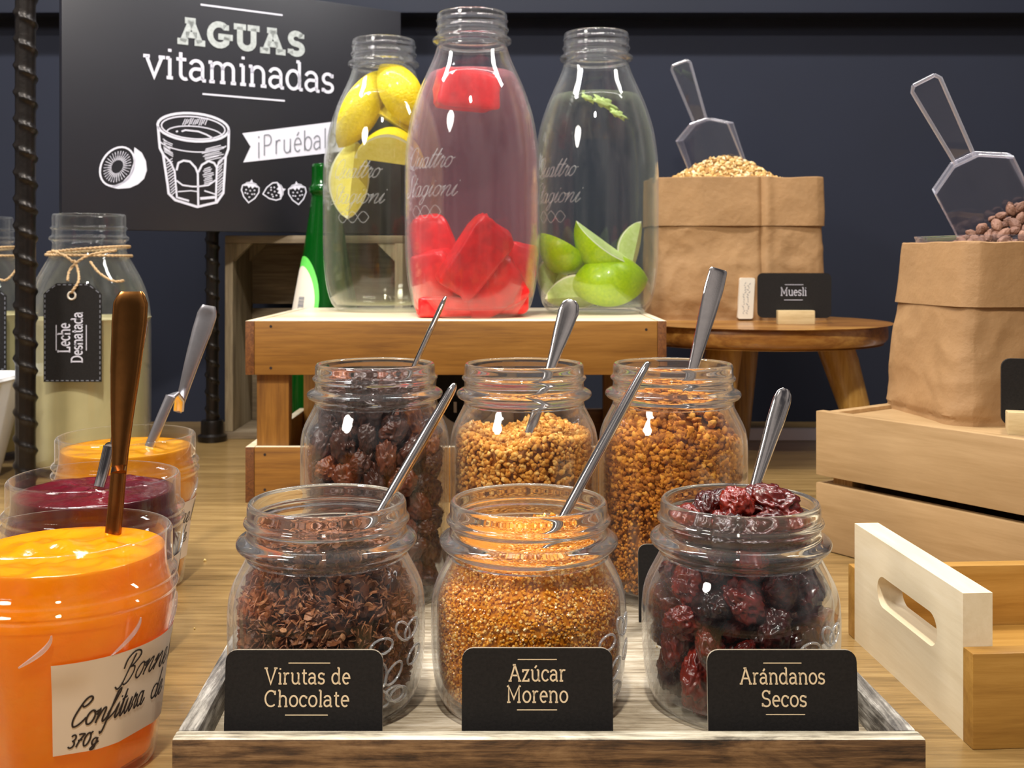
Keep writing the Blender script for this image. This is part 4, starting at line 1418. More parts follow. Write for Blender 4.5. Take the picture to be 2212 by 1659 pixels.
def water(name, label, loc, sc, top, mat):
    mb = MB()
    g = .0004
    pr = [(0, .0062), (.039, .0064), (.0443, .0080), (.0480, .0125)]
    zs = [.0245, .0410, .0560, .0900, .1300, .1475, .1600, .1680, .1780, .1880, .1950, .2015, .2080]
    pr = pr + [(B_RI(z) - g, z) for z in zs if z < top - .003] + [(B_RI(top) - g - .0002, top - .0008), (B_RI(top) - g - .0015, top), (0, top)]
    mb.lathe(pr, 96)
    o = mb.build(name, mat, None, 40)
    o.location = loc; o.scale = (sc,) * 3
    return tag(o, label, 'water')


BG = 'tall clear bottles of fruit water'
BL, BM_, BR = ((829 - 1106) / F * 1.018, 1.018, CT), ((1020 - 1106) / F * .925, .925, CT), ((1288 - 1106) / F * .978, .978, CT)
bottle('tall clear bottle of lemon water, leftmost of the three on the crate', BL, .985, .2, BG)
bottle('tall clear bottle of pink watermelon water, nearest and tallest on the crate', BM_, 1.0, -.1, BG)
bottle('tall clear bottle of lime water, rightmost of the three on the crate', BR, .978, -.25, BG)
water('lemon_water', 'clear lemon water in the leftmost bottle', BL, .985, .2050, M['water_lemon'])
water('watermelon_water', 'cloudy pink watermelon water in the middle bottle', BM_, 1.0, .2060, M['water_pink'])
water('lime_water', 'clear water with lime in the rightmost bottle', BR, .978, .1990, M['water_clear'])


def wedge(name, label, pos, L, R, alpha, ang, roll, mats, group, tip=.0):
    """citrus wedge: skin outside, two cut faces inside; ang turns its length in the picture plane, roll turns it about that length"""
    t = thing(name, label, name.split('_')[0], pos, 0, group)
    nu, nv = 22, 12
    mb = MB()
    rad = lambda u: R * max(0, 1 - abs(u) ** 1.9) ** .72
    xx = lambda u: L * (u + tip * u * abs(u) ** 6 * .12)
    for i in range(nu + 1):
        u = -1 + 2 * i / nu
        for j in range(nv + 1):
            p = -alpha + 2 * alpha * j / nv
            mb.v.append((xx(u), rad(u) * math.cos(p) , rad(u) * math.sin(p)))
    for i in range(nu):
        for j in range(nv):
            a_ = i * (nv + 1) + j
            mb.f.append((a_, a_ + 1, a_ + nv + 2, a_ + nv + 1)); mb.mi.append(0)
    rn = mb.build('rind', mats[0], t, 60, recalc=False)
    mb = MB()
    for sgn in (-1, 1):
        b = len(mb.v); nk = 8
        for i in range(nu + 1):
            u = -1 + 2 * i / nu
            for k in range(nk + 1):
                q = (rad(u) - .0002) * (k / nk) ** .7
                bul = .03 * R * math.sin(PI * k / nk) * max(0, 1 - u * u)
                p = sgn * alpha
                y, z = q * math.cos(p), q * math.sin(p)
                mb.v.append((xx(u), y + bul * -math.sin(p) * -sgn * -1, z + bul * math.cos(p) * sgn))
        for i in range(nu):
            for k in range(nk):
                a_ = b + i * (nk + 1) + k
                mb.f.append((a_, a_ + 1, a_ + nk + 2, a_ + nk + 1)); mb.mi.append(1 if k == nk - 1 or i in (0, nu - 1) else 0)
    fl = mb.build('flesh', [mats[1], M['pith']], t, None, recalc=False)
    # local x along the wedge; rind bulges to local y. Picture plane is XZ, viewer looks along +Y
    rot = Matrix.Rotation(-ang, 4, 'Y') @ Matrix.Rotation(roll, 4, 'X')
    t.rotation_euler = rot.to_euler()
    return t


LM = [M['lemon_rind'], M['lemon_flesh']]
LI = [M['lime_rind'], M['lime_flesh']]
rd = math.radians
# roll 0: rind away from viewer; 180: rind to the viewer; 90: rind up; -90: rind down
for px, py, dy, L, R, al, ang, roll, lb in (
        (774, 236, -.014, .0400, .0205, 62, 63, 205, 'long lemon wedge standing along the left shoulder of the bottle'),
        (862, 205, -.016, .0340, .0225, 60, -64, 165, 'lemon wedge poking into the neck of the bottle'),
        (846, 268, -.004, .0280, .0190, 55, -32, 120, 'lemon piece in the middle under the two upper wedges'),
        (842, 352, -.024, .0330, .0330, 60, -8, 74, 'lemon chunk with bright yellow rind facing up'),
        (760, 388, -.010, .0370, .0225, 60, 84, 22, 'lemon wedge showing pale flesh low on the left of the bottle')):
    p = P(px, py, BL[1] + dy)
    wedge('lemon_wedge', lb, p, L, R, rd(al), rd(ang), rd(roll), LM, 'lemon wedges in the leftmost bottle')
for px, py, dy, L, R, al, ang, roll, lb in (
        (1310, 524, -.020, .0330, .0270, 60, -36, 258, 'lime wedge with dark green rind and white cut edge in the middle'),
        (1316, 612, -.022, .0345, .0262, 64, 6, 165, 'large lime wedge lying rind outward at the bottom right'),
        (1222, 538, -.008, .0265, .0235, 60, -32, 228, 'yellow green lime wedge against the left side of the bottle'),
        (1246, 642, -.028, .0280, .0205, 55, 3, 24, 'lime wedge lying flesh outward on the bottom left'),
        (1204, 596, -.004, .0210, .0190, 60, 70, 30, 'small lime piece low on the left side'),
        (1373, 536, .003, .0250, .0170, 58, 78, 40, 'lime wedge standing on the right side of the bottle')):
    p = P(px, py, BR[1] + dy)
    wedge('lime_wedge', lb, p, L, R, rd(al), rd(ang), rd(roll), LI, 'lime wedges in the rightmost bottle')


def chunk(label, pos, dims, ang, yaw, seed, group, taper=.25):
    V, T = ico(4)
    s = np.sign(V) * np.abs(V) ** .30
    s = s / np.abs(s).max()
    s[:, 0] *= 1 - taper * s[:, 2]
    s[:, 1] *= 1 - taper * .6 * s[:, 2]
    o = Vector((seed, seed * 2.2, seed * .7))
    out = np.array([v * (1 + .10 * noise.noise(Vector(v) * 1.6 + o) + .03 * noise.noise(Vector(v) * 5 + o)) * np.array(dims) for v in s])
    ob = np_mesh('watermelon_chunk', out, T, M['melon'])
    ob.location = pos
    ob.rotation_euler = (Matrix.Rotation(-ang, 3, 'Y') @ Matrix.Rotation(yaw, 3, 'Z')).to_euler()
    return tag(ob, label, 'watermelon', group)


WG = 'watermelon pieces in the middle bottle'
for i, (px, py, dy, w, h, d, ang, yaw, tpz, lb) in enumerate((
        (1008, 196, -.006, 68, 42, .015, -4, .3, .02, 'watermelon piece floating at the top of the pink water'),
        (1024, 556, -.034, 48, 88, .013, -36, .3, -.1, 'dark red watermelon piece standing tilted in the centre of the pile'),
        (945, 612, -.012, 50, 72, .014, 12, -.4, .10, 'watermelon piece standing at the lower left of the pile'),
        (935, 528, .004, 46, 66, .016, 14, .2, .15, 'paler watermelon piece at the back left of the pile'),
        (1062, 622, -.022, 68, 56, .013, 26, .1, .05, 'largest watermelon piece lying at the front right of the pile'),
        (1106, 578, .010, 44, 58, .016, -12, .5, .10, 'pale watermelon piece at the back right of the pile'),
        (1098, 652, -.006, 38, 26, .022, 0, .2, .05, 'small watermelon piece on the bottom right'),
        (975, 662, -.018, 72, 22, .018, 0, .1, .05, 'flat watermelon piece lying on the bottom'))):
    chunk(lb, P(px, py, BM_[1] + dy), (w / F * .9, d, h / F * .9), rd(ang), yaw, i + 3, WG, tpz)

V, T = lump(*ico(3), 1.3, 1.9, 77, (1, .25, .42))
for px, py, r, lb in ((1305, 222, .0085, 'pale shred of lime pulp floating under the surface of the rightmost bottle'), (1334, 246, .0060, 'small pale bit of pulp floating below the shred in the rightmost bottle'), (1270, 212, .0050, 'tiny pale bit of pulp floating at the upper left in the rightmost bottle')):
    o = np_mesh('lime_pulp', V * r, T, M['lime_flesh']); o.location = P(px, py, BR[1] - .012); o.rotation_euler = (.2, .5, .3)
    tag(o, lb, 'pulp', 'pulp in the lime bottle')

# ------------------------------------------------------------------ rebar posts


def rebar(label, loc, r0, height, foot):
    t = thing('rebar_post', label, 'post', loc, 0, 'black ribbed posts')
    mb = MB()
    per = r0 * 2.75
    n = int(height / (per / 16))

    def rf(th, z, r):
        out = r
        for i, ph in ((0, 0.0), (1, .5)):
            lt = ((th + PI * .06) % (2 * PI)) - (0 if i == 0 else PI)   # side i spans [0, pi]
            if 0 < lt < PI:
                f = math.sin(lt)
                q = ((z / per + ph + (lt / PI - .5) * .45) % 1.0) - .5
                out += r * .26 * f ** .5 * math.exp(-(q / .10) ** 2)
        for c in (-PI * .06, PI - PI * .06):
            d = (th - c + PI) % (2 * PI) - PI
            out += r * .12 * math.exp(-(d / .12) ** 2)
        return out
    mb.lathe([(0, 0)] + [(r0, height * i / n) for i in range(n + 1)] + [(0, height)], 40, rf=rf)
    mb.build('ribbed_bar', M['black_steel'], t, 40)
    if foot:
        mb = MB()
        mb.lathe([(0, 0), (.0145, 0), (.0150, .002), (.0150, .006), (.0118, .008), (.0115, .020), (.0108, .022), (0, .022)], 32)
        mb.build('foot', M['black_steel'], t, 40)
    return t


rebar('black ribbed steel post standing in front at the left edge', ((55 - 1106) / F * .90, .90, 0), .0080, .46, False)
rebar('black ribbed steel post with a round foot behind the chalkboard', ((450 - 1106) / F * 1.12, 1.135, 0), .0064, .29, True)

# ------------------------------------------------------------------ chalkboard sign
BLp, BRp = Vector((-.421, 1.017, 0)), Vector((-.124, 1.216, 0))
bd = (BRp - BLp); BW = bd.length; bd.normalize()
bn = Vector((bd.y, -bd.x, 0))
Z0B, Z1B = E + .0257, .466
sg = thing('chalkboard_sign', 'large black sign with white lettering about vitamin waters and fruit drawings', 'sign', ((BLp.x + BRp.x) / 2, (BLp.y + BRp.y) / 2, Z0B))
bmap = lambda u, v, d=0.0: BLp + bd * u + bn * d + Vector((0, 0, v))
mb = MB()
mb.hexa([bmap(0, Z0B, -.012), bmap(BW, Z0B, -.012), bmap(BW, Z0B, 0), bmap(0, Z0B, 0), bmap(0, Z1B, -.012), bmap(BW, Z1B, -.012), bmap(BW, Z1B, 0), bmap(0, Z1B, 0)], .0012)
mb.build('panel', M['board'], sg, 30, local=False)


def buv(px, py):
    d = Vector(((px - 1106) / F, 1, -(py - YH) / F))
    o = Vector((0, 0, E))
    k = (BLp - o).dot(bn) / d.dot(bn)
    q = o + d * k
    return ((q - BLp).dot(bd), q.z)


def bq(*pts): return [buv(*p) for p in pts]


def ell(cx, cy_, rx, ry, a0=0, a1=360, n=30, tilt=0):
    out = []
    for i in range(n + 1):
        a_ = rd(a0 + (a1 - a0) * i / n)
        x, y = rx * math.cos(a_), ry * math.sin(a_)
        out.append((cx + x * math.cos(rd(tilt)) - y * math.sin(rd(tilt)), cy_ + x * math.sin(rd(tilt)) + y * math.cos(rd(tilt))))
    return out


SU = .00044   # one pixel on the board, metres
b3 = lambda u, v: bmap(u, v, .0005)
mb = MB()
u0, v0 = buv(383, 94); u1, _ = buv(662, 117); _, vt = buv(383, 36)
put_text(mb, 'AGUAS', u0 + 6 * SU, u1 - 6 * SU, v0 + 6 * SU, vt - v0 - 12 * SU, 14 * SU, b3, track=.20, slab=2.0)
mb.build('title_lettering', M['grey_print'], sg, None, local=False, recalc=False)
mb = MB()
u0, v0 = buv(312, 163); u1, _ = buv(722, 196); _, vt = buv(312, 100)
put_text(mb, 'vitaminadas', u0, u1, v0, vt - v0, 7.5 * SU, b3, track=.03)
mb.build('lettering', M['white_print'], sg, None, local=False, recalc=False)
for q in (((433, 10), (610, 33)), ((437, 203), (615, 218))):
    mb = MB(); ribbon(mb, bq(*q), 4 * SU, b3); mb.build('rule_line', M['white_print'], sg, None, local=False, recalc=False)
mb = MB()
poly = bq((523, 288), (760, 258), (760, 325), (525, 351), (541, 317))
mb.add([b3(*p) for p in poly], [(4, 0, 1), (4, 1, 2), (4, 2, 3)])
bn_o = mb.build('banner', M['white_print'], sg, None, local=False, recalc=False)
mb = MB()
b4 = lambda u, v: bmap(u, v, .0009)
u0, v0 = buv(554, 340); u1, v1 = buv(737, 318); _, vt = buv(554, 296)
put_text(mb, '\u00a1Pru\u00e9balo!', u0, u1, v0 + .001, (vt - v0), 3.0 * SU, b4, serif=False, track=.06, rise=(v1 - v0) / (u1 - u0))
mb.build('banner_lettering', M['dim_print'], sg, None, local=False, recalc=False)

mb = MB()
dr = lambda pts, t=3.6: ribbon(mb, [buv(*p) for p in pts], t * SU, b3)
rndd = random.Random(3)
# tumbler
dr(ell(417, 275, 77, 30, tilt=5), 5.5); dr(ell(417, 276, 69, 24, tilt=5), 3)
dr(ell(420, 290, 60, 17, 185, 355, tilt=5), 2.5)
dr([(341, 273), (345, 320), (352, 333), (362, 400), (364, 418), (378, 432), (426, 447), (468, 437), (482, 417), (487, 338), (493, 322), (494, 281)], 5.5)
dr(ell(417, 304, 74, 24, 15, 165, tilt=4), 2.5)
dr([(352, 333), (368, 350), (377, 370), (382, 428)], 4); dr([(381, 368), (385, 352), (396, 347), (410, 349), (422, 362), (427, 375), (428, 445)], 4.5)
dr([(428, 372), (436, 356), (450, 348), (462, 352), (468, 362), (466, 436)], 4.5); dr([(487, 338), (474, 348), (468, 362)], 4)
dr([(381, 390), (394, 400), (415, 403), (428, 403), (450, 400), (467, 388)], 3.5)
dr([(384, 414), (412, 412), (427, 414)], 2.5); dr([(441, 412), (466, 420)], 3); dr([(432, 429), (464, 426)], 6); dr([(384, 427), (408, 434)], 4)
for k in range(12):
    x = 400 + 4.4 * k
    dr([(x, 258 - .4 * k + rndd.uniform(-2, 2)), (x - 6, 270 + rndd.uniform(-3, 2))], 1.8)
for k in range(9):
    dr([(350 + rndd.uniform(0, 5), 300 + 4.2 * k * .8), (366 + rndd.uniform(-3, 8), 308 + 4.2 * k * .9)], 1.8)
    dr([(440 + rndd.uniform(-6, 6), 322 + 3.2 * k), (478 + rndd.uniform(-8, 6), 314 + 3.2 * k)], 1.8)
for k in range(13):
    y = 345 + 6 * k
    dr([(358 + .9 * k + rndd.uniform(-1, 2), y + 6), (372 + .6 * k, y - 3)], 1.8); dr([(470, y + 6), (482 - rndd.uniform(0, 3), y - 4)], 1.8)
for k in range(9):
    dr([(440 + rndd.uniform(-3, 3), 366 + 4 * k), (460 + rndd.uniform(-6, 2), 361 + 4 * k)], 2)
dr([(392, 284), (400, 281), (428, 284), (446, 291), (462, 300)], 3.5); dr([(380, 285), (384, 283)], 3.5)
# halved fruit
dr(ell(253, 360, 45, 34, tilt=-58), 4)
for k in range(30):
    a_ = 2 * PI * k / 30
    for q0, q1 in ((.34, .62 + .2 * rndd.random()), (.55, .80)):
        dr([(253 + 45 * q0 * math.cos(a_) * .53 + 34 * q0 * math.sin(a_) * .85, 360 - 45 * q0 * math.cos(a_) * .85 + 34 * q0 * math.sin(a_) * .53),
            (253 + 45 * q1 * math.cos(a_) * .53 + 34 * q1 * math.sin(a_) * .85, 360 - 45 * q1 * math.cos(a_) * .85 + 34 * q1 * math.sin(a_) * .53)], 1.5)
poly = [(290, 318), (306, 330), (315, 348), (317, 368), (311, 386), (298, 398), (280, 406), (255, 408), (238, 404), (262, 396), (280, 376), (288, 352)]
c = b3(*buv(292, 382)); vs = [b3(*buv(*p)) for p in poly]
mb.add(vs + [c], [(i, (i + 1) % len(vs), len(vs)) for i in range(len(vs))])
# strawberries
for cx, cy_, tl in ((540, 413, 8), (592, 414, 78), (642, 417, -6)):
    rt = lambda x, y: (cx + x * math.cos(rd(tl)) - y * math.sin(rd(tl)), cy_ + x * math.sin(rd(tl)) + y * math.cos(rd(tl)))
    dr([rt(*p) for p in [(-18, -10), (-19, 0), (-12, 14), (0, 25), (12, 14), (19, 0), (18, -10), (8, -17), (-8, -17), (-18, -10)]], 2.8)
    top = [rt(*p) for p in [(-15, -9), (-11, -18), (-3, -20), (0, -26), (3, -20), (11, -18), (15, -9), (8, -11), (4, -6), (0, -11), (-4, -6), (-8, -11)]]
    vs = [b3(*buv(*p)) for p in top]
    mb.add(vs + [b3(*buv(*rt(0, -14)))], [(i, (i + 1) % len(vs), len(vs)) for i in range(len(vs))])
    for dx, dy in ((-9, -2), (0, -1), (9, -3), (-5, 6), (5, 6), (-10, 5), (10, 5), (0, 13)):
        q = rt(dx, dy); dr([(q[0] - 1.6, q[1]), (q[0] + 1.6, q[1])], 3)
mb.build('chalk_drawing', M['white_print'], sg, None, local=False, recalc=False)

# ------------------------------------------------------------------ milk bottles
MK_OUT = [(0, .002), (.034, .0015), (.044, .0003), (.0485, .004), (.0515, .012), (.0528, .025), (.0532, .060), (.0532, .120), (.0526, .140), (.0505, .155), (.0455, .170), (.0395, .182), (.0345, .191), (.0317, .198), (.0310, .204)]
MK_IN = [(.0285, .204), (.0293, .198), (.0322, .191), (.0372, .182), (.0432, .170), (.0484, .155), (.0506, .140), (.0512, .120), (.0512, .060), (.0508, .025), (.0490, .010), (.040, .006), (0, .0055)]
MK_NECK = [(.0310, .2042), (.0318, .2060), (.0338, .2075), (.0340, .2095), (.0322, .2110), (.0314, .2122), (.0314, .2160), (.0326, .2172), (.0328, .2184), (.0314, .2198), (.0314, .2270), (.0310, .2298), (.0300, .2306), (.0290, .2298), (.0285, .2270), (.0285, .2042)]


def milk_bottle(label, loc, milk_label):
    t = thing('milk_bottle', label, 'bottle', loc, 0, 'glass milk bottles at the left')
    mb = MB(); mb.lathe(catmull(MK_OUT, 3) + catmull(MK_IN, 3), 80); mb.build('bottle_body', M['bottle_glass'], t, 50)
    mb = MB(); pr = catmull(MK_NECK, 3); mb.lathe(pr + [pr[0]], 80); mb.build('screw_neck', M['bottle_glass'], t, 60)
    mb = MB(); mb.lathe(catmull([(0, .0062), (.040, .0066), (.0485, .0110), (.0503, .025), (.0507, .060), (.0507, .1320), (.0500, .1335), (0, .1335)], 2), 64)
    o = mb.build('milk', M['milk'], None, 40); o.location = loc
    tag(o, milk_label, 'milk')
    return t


MB1, MB2 = ((193 - 1106) / F * .985, .985, 0), ((-48 - 1106) / F * 1.05, 1.05, 0)
milk_bottle('glass milk bottle with a black tag beside the ribbed post', MB1, 'creamy milk in the tagged bottle beside the post')
milk_bottle('glass milk bottle cut off by the left edge, behind the ribbed post', MB2, 'creamy milk in the bottle at the left edge')


def strand(mb, pts, r=.0011):
    """two-ply twine along pts"""
    pts = [Vector(p) for p in catmull(pts, 6)]
    n = len(pts); s = 0
    for ph in (0, PI):
        out = []; s = 0
        for i in range(n):
            if i: s += (pts[i] - pts[i - 1]).length
            t = (pts[min(i + 1, n - 1)] - pts[max(i - 1, 0)]).normalized()
            w = t.cross(Vector((0.3, .2, 1))).normalized(); q = t.cross(w)
            a_ = s / .0040 * 2 * PI * .5 + ph
            out.append(pts[i] + (w * math.cos(a_) + q * math.sin(a_)) * r * .55)
        mb.tube(out, r * .72, 6)


def twine(label, base, ends):
    mb = MB()
    bx, by, bz = base
    ring = lambda R, z, dz: [(bx + R * math.sin(2 * PI * k / 24), by - R * math.cos(2 * PI * k / 24), bz + z + dz * math.sin(2 * PI * k / 24)) for k in range(25)]
    strand(mb, ring(.0345, .1985, .0030)); strand(mb, ring(.0362, .1935, -.0006))
    for e in ends: strand(mb, e)
    return tag(mb.build('twine', M['twine'], None, 60), label, 'string', 'twine bows on the milk bottles')


Yt = .9265
yk = MB1[1] - .0385
twine('jute twine knotted round the neck of the tagged milk bottle', MB1, [
    [P(252, 541, yk), P(200, 549, yk - .002), P(168, 565, yk - .004), P(150, 585, yk - .006), P(146, 606, .928)],
    [P(160, 562, yk - .003), P(168, 582, yk - .006), P(170, 606, .928), P(160, 624, .9235), P(153, 633, .9245)],
    [P(195, 565, yk - .002), P(215, 590, yk - .008), P(245, 607, yk - .011), P(268, 606, yk - .012)],
    [P(112, 541, yk), P(140, 553, yk - .002), P(158, 566, yk - .004)]])
yk2 = MB2[1] - .0385
twine('jute twine round the neck of the milk bottle at the left edge', MB2, [[P(-20, 590, yk2 - .004), P(10, 606, yk2 - .008), P(36, 582, yk2 - .004)]])


def hang_tag(label, px, py0, py1, w_px, Y, lines):
    sc_ = F / Y
    w, h = w_px / sc_, (py1 - py0) / sc_
    c = P(px, py1, Y)
    t = thing('hang_tag', label, 'tag', c, 0, 'black tags on the milk bottles')
    mp = lambda u, v, d=0.0: Vector((c.x + u, Y - d, c.z + v))
    mb = MB()
    k = w * .22
    mb.prism([(-w / 2, 0), (w / 2, 0), (w / 2, h - k * .8), (w / 2 - k, h), (-w / 2 + k, h), (-w / 2, h - k * .8)], mp, .0004, -.0004)
    mb.build('tag_card', M['card'], t, None, local=False)
    mb = MB()
    q = .0012
    outl = [(-w / 2 + q, q), (w / 2 - q, q), (w / 2 - q, h - k * .8), (w / 2 - k, h - q), (-w / 2 + k, h - q), (-w / 2 + q, h - k * .8), (-w / 2 + q, q)]
    m3 = lambda u, v: mp(u, v, .0006)
    for a_, b_ in zip(outl, outl[1:]):
        A, B = Vector(a_), Vector(b_); n = max(2, int((B - A).length / .0042))
        for i in range(n):
            ribbon(mb, [tuple(A.lerp(B, (i + .2) / n)), tuple(A.lerp(B, (i + .75) / n))], .0007, m3)
    mb.build('dashed_border', M['dim_print'], t, None, local=False, recalc=False)
    mb = MB()
    mb.tube([mp(-.0005 + .0032 * math.cos(2 * PI * i / 20), h - .0105 + .0032 * math.sin(2 * PI * i / 20), .0006) for i in range(21)], .0009, 6, caps=False)
    mb.build('eyelet', M['sticker'], t, 60, local=False)
    if lines:
        mb = MB()
        for (s_, xb, y0_, y1_, ch) in lines:
            x0 = (xb - px) / sc_; v0_, v1_ = (py1 - y0_) / sc_, (py1 - y1_) / sc_
            put_text(mb, s_, v0_, v1_, 0, ch / sc_, 2.8 / sc_, lambda a_, b_: mp(x0 - b_, a_, .0006), track=.03)
        for xb, y0_, y1_ in ((122, 757, 702), (187, 757, 702)):
            x0 = (xb - px) / sc_
            ribbon(mb, [(x0, (py1 - y0_) / sc_), (x0, (py1 - y1_) / sc_)], 1.6 / sc_, m3)
        mb.build('lettering', M['white_print'], t, None, local=False, recalc=False)


hang_tag('black tag printed Leche Desnatada hanging on the milk bottle', 157, 612, 825, 125, .9265, [('Leche', 151, 762, 698, 25), ('Desnatada', 178, 784, 674, 23)])
hang_tag('black tag on the milk bottle cut off by the left edge', -45, 618, 800, 118, .9940, None)

# ------------------------------------------------------------------ white dish at the left edge
mb = MB()
c = (-.4755, .930, 0)
sqf = lambda th, z, r: r * (abs(math.cos(th)) ** 5 + abs(math.sin(th)) ** 5) ** (-.2)
mb.lathe(catmull([(0, .0015), (.026, .0010), (.029, .0020), (.033, .020), (.042, .060), (.0475, .0840), (.0488, .0872), (.0480, .0885), (.0466, .0878), (.0405, .060), (.031, .020), (.026, .008), (0, .006)], 2), 64, c=c, rf=sqf)
tag(mb.build('ceramic_dish', M['ceramic'], None, 60), 'white square ceramic dish at the left edge behind the post', 'dish')

# ------------------------------------------------------------------ grey crate standing on end, green bottles
GX0, GX1, GY0, GY1, GT = -.3025, -.1150, 1.146, 1.235, E + .0225
gc = thing('weathered_crate', 'weathered grey wooden crate standing open towards the front behind the pine crate', 'crate', ((GX0 + GX1) / 2, GY0, 0))
part_box('top_board', (GX0, GY0, GT - .0080), (GX1, GY1, GT), M['grey_wood_h'], gc)
part_box('side_board', (GX0, GY0, 0.0080), (GX0 + .0085, GY1, GT - .0081), M['grey_wood'], gc)
part_box('side_board', (GX1 - .0085, GY0, 0.0080), (GX1, GY1, GT - .0081), M['grey_wood'], gc)
part_box('bottom_board', (GX0, GY0, 0), (GX1, GY1, .0079), M['grey_wood_h'], gc)
for z0, z1 in ((.0081, .066), (.071, .134), (.139, GT - .0082)):
    part_box('back_slat', (GX0 + .0086, GY1 - .006, z0), (GX1 - .0086, GY1, z1), M['grey_wood_h'], gc)
for sx, x in ((1, GX0 + .0086), (-1, GX1 - .0086)):
    for y0, y1 in ((GY0 + .001, GY0 + .012), (GY1 - .018, GY1 - .0062)):
        mb = MB()
        k = .019
        tri = [(x, GT - .0082), (x + sx * k, GT - .0082), (x, GT - .0082 - k)]
        mb.prism(tri, lambda u, v, d: Vector((u, d, v)), y0, y1)
        mb.build('corner_brace', M['grey_wood'], gc, None, local=False)

GB_P = [(0, .002), (.026, .001), (.0325, .0005), (.0345, .004), (.0345, .120), (.0335, .135), (.0290, .160), (.0235, .190), (.0185, .222), (.0152, .245), (.0142, .255), (.0160, .257), (.0162, .263), (.0142, .266), (.0138, .280), (.0140, .284), (.0115, .285), (.0112, .260), (.0205, .190), (.0305, .135), (.0315, .120), (.0315, .008), (0, .006)]


def green_bottle(label, loc):
    t = thing('green_bottle', label, 'bottle', loc, 0, 'green glass bottles')
    mb = MB(); mb.lathe(catmull(GB_P, 2), 64); mb.build('bottle_glass', M['green_glass'], t, 50)
    mb = MB()
    gr = lambda z: float(np.interp(z, [.10, .120, .135, .160, .190], [.0345, .0345, .0335, .0290, .0235])) + .0003
    sf = lambda th, z, o=0: (((gr(z) + o) * math.sin(th)), -((gr(z) + o) * math.cos(th)), z)
    # oval paper label on the left side, bright green rim, white centre
    for hw, hz, zc, mi, o in ((.92, .043, .150, 0, 0), (.78, .036, .147, 1, .0003)):
        n = 36; g = []
        for i in range(n):
            a_ = 2 * PI * i / n
            row = []
            for k in range(9):
                f = k / 8
                row.append(sf(-.95 + hw * f * math.cos(a_), zc + hz * f * math.sin(a_), o))
            g.append(row)
        b = len(mb.v)
        mb.v += [p for r in g for p in r]
        for i in range(n):
            for k in range(8):
                i2 = (i + 1) % n
                mb.f.append((b + i * 9 + k, b + i2 * 9 + k, b + i2 * 9 + k + 1, b + i * 9 + k + 1)); mb.mi.append(mi)
    lb = mb.build('oval_label', [M['lime_green'], M['sticker']], t, None, recalc=False)
    mb = MB()
    rr = random.Random(2); z = .122
    while z < .152:
        w = rr.choice((.0005, .0008, .0012))
        mb.add([sf(-.80, z, .0007), sf(-.55, z, .0007), sf(-.55, z + w, .0007), sf(-.80, z + w, .0007)], [(0, 1, 2, 3)])
        z += w + rr.choice((.0005, .0008))
    mb.build('barcode', M['dim_print'], lb, None, recalc=False)
    return t


green_bottle('green glass bottle with a white and lime label behind the lemon water bottle', ((703 - 1106) / F * 1.107, 1.107, 0))

# tin with a black round label standing inside the pine crate
t = thing('storage_tin', 'pale tin with a round black label inside the pine crate', 'tin', (-.0385, .970, 0))
mb = MB(); mb.lathe(catmull([(0, .001), (.038, .001), (.0395, .002), (.040, .004), (.040, .122), (.0395, .124), (.038, .1245), (0, .1245)], 2), 56); mb.build('tin_body', M['sticker'], t, 40)
mb = MB(); n = 40
sf = lambda a_, z, o: ((.0402 + o) * math.sin(a_), -(.0402 + o) * math.cos(a_), z)
for i in range(n):
    w = 2 * PI * i / n
    for k in range(1, 9): mb.v.append(sf(.030 * k / 8 * math.cos(w) / .04, .0780 + .030 * k / 8 * math.sin(w), .0002))
mb.v.append(sf(0, .0780, .0002)); c0 = len(mb.v) - 1
for i in range(n):
    i2 = (i + 1) % n
    mb.f.append((c0, i * 8, i2 * 8)); mb.mi.append(0)
    for k in range(7): mb.f.append((i * 8 + k, i * 8 + k + 1, i2 * 8 + k + 1, i2 * 8 + k)); mb.mi.append(0)
lb = mb.build('round_label', M['card'], t, None, recalc=False)
mb = MB()
ribbon(mb, [(-.010, .0590), (-.010, .0680)], .0026, lambda u, v: sf(u / .04, v, .0005))
for z in (.0600, .0665):
    ribbon(mb, [(-.011, z), (.003, z + .001)], .0026, lambda u, v: sf(u / .04, v, .0005))
mb.build('lettering', M['sticker'], lb, None, recalc=False)

# ------------------------------------------------------------------ stool
ST = (.245, 1.090, .128)
stl = thing('wooden_stool', 'small round wooden stool carrying the muesli bag', 'stool', (ST[0], ST[1], 0))
mb = MB(); mb.lathe(catmull([(0, .1075), (.110, .1075), (.119, .1085), (.1245, .1125), (.1250, .1200), (.1240, .1262), (.1215, .1280), (0, .1280)], 2), 96)
mb.build('seat', M['stool'], stl, 50)
for top, bot in (((.312, 1.050), (.342, 1.040)), ((.200, 1.028), (.186, 1.006)), ((.240, 1.135), (.232, 1.1200))):
    mb = MB()
    pts = [Vector((*bot, 0)).lerp(Vector((*top, .1074)), i / 6) for i in range(7)]
    mb.tube([p - stl.location for p in pts], [.0115 + .0065 * i / 6 for i in range(7)], 20)
    o = mb.build('leg', M['stool_leg'], stl, 50)
    for v in o.data.vertices: v.co.z = min(max(v.co.z, 0), .1074)

# ------------------------------------------------------------------ paper bags


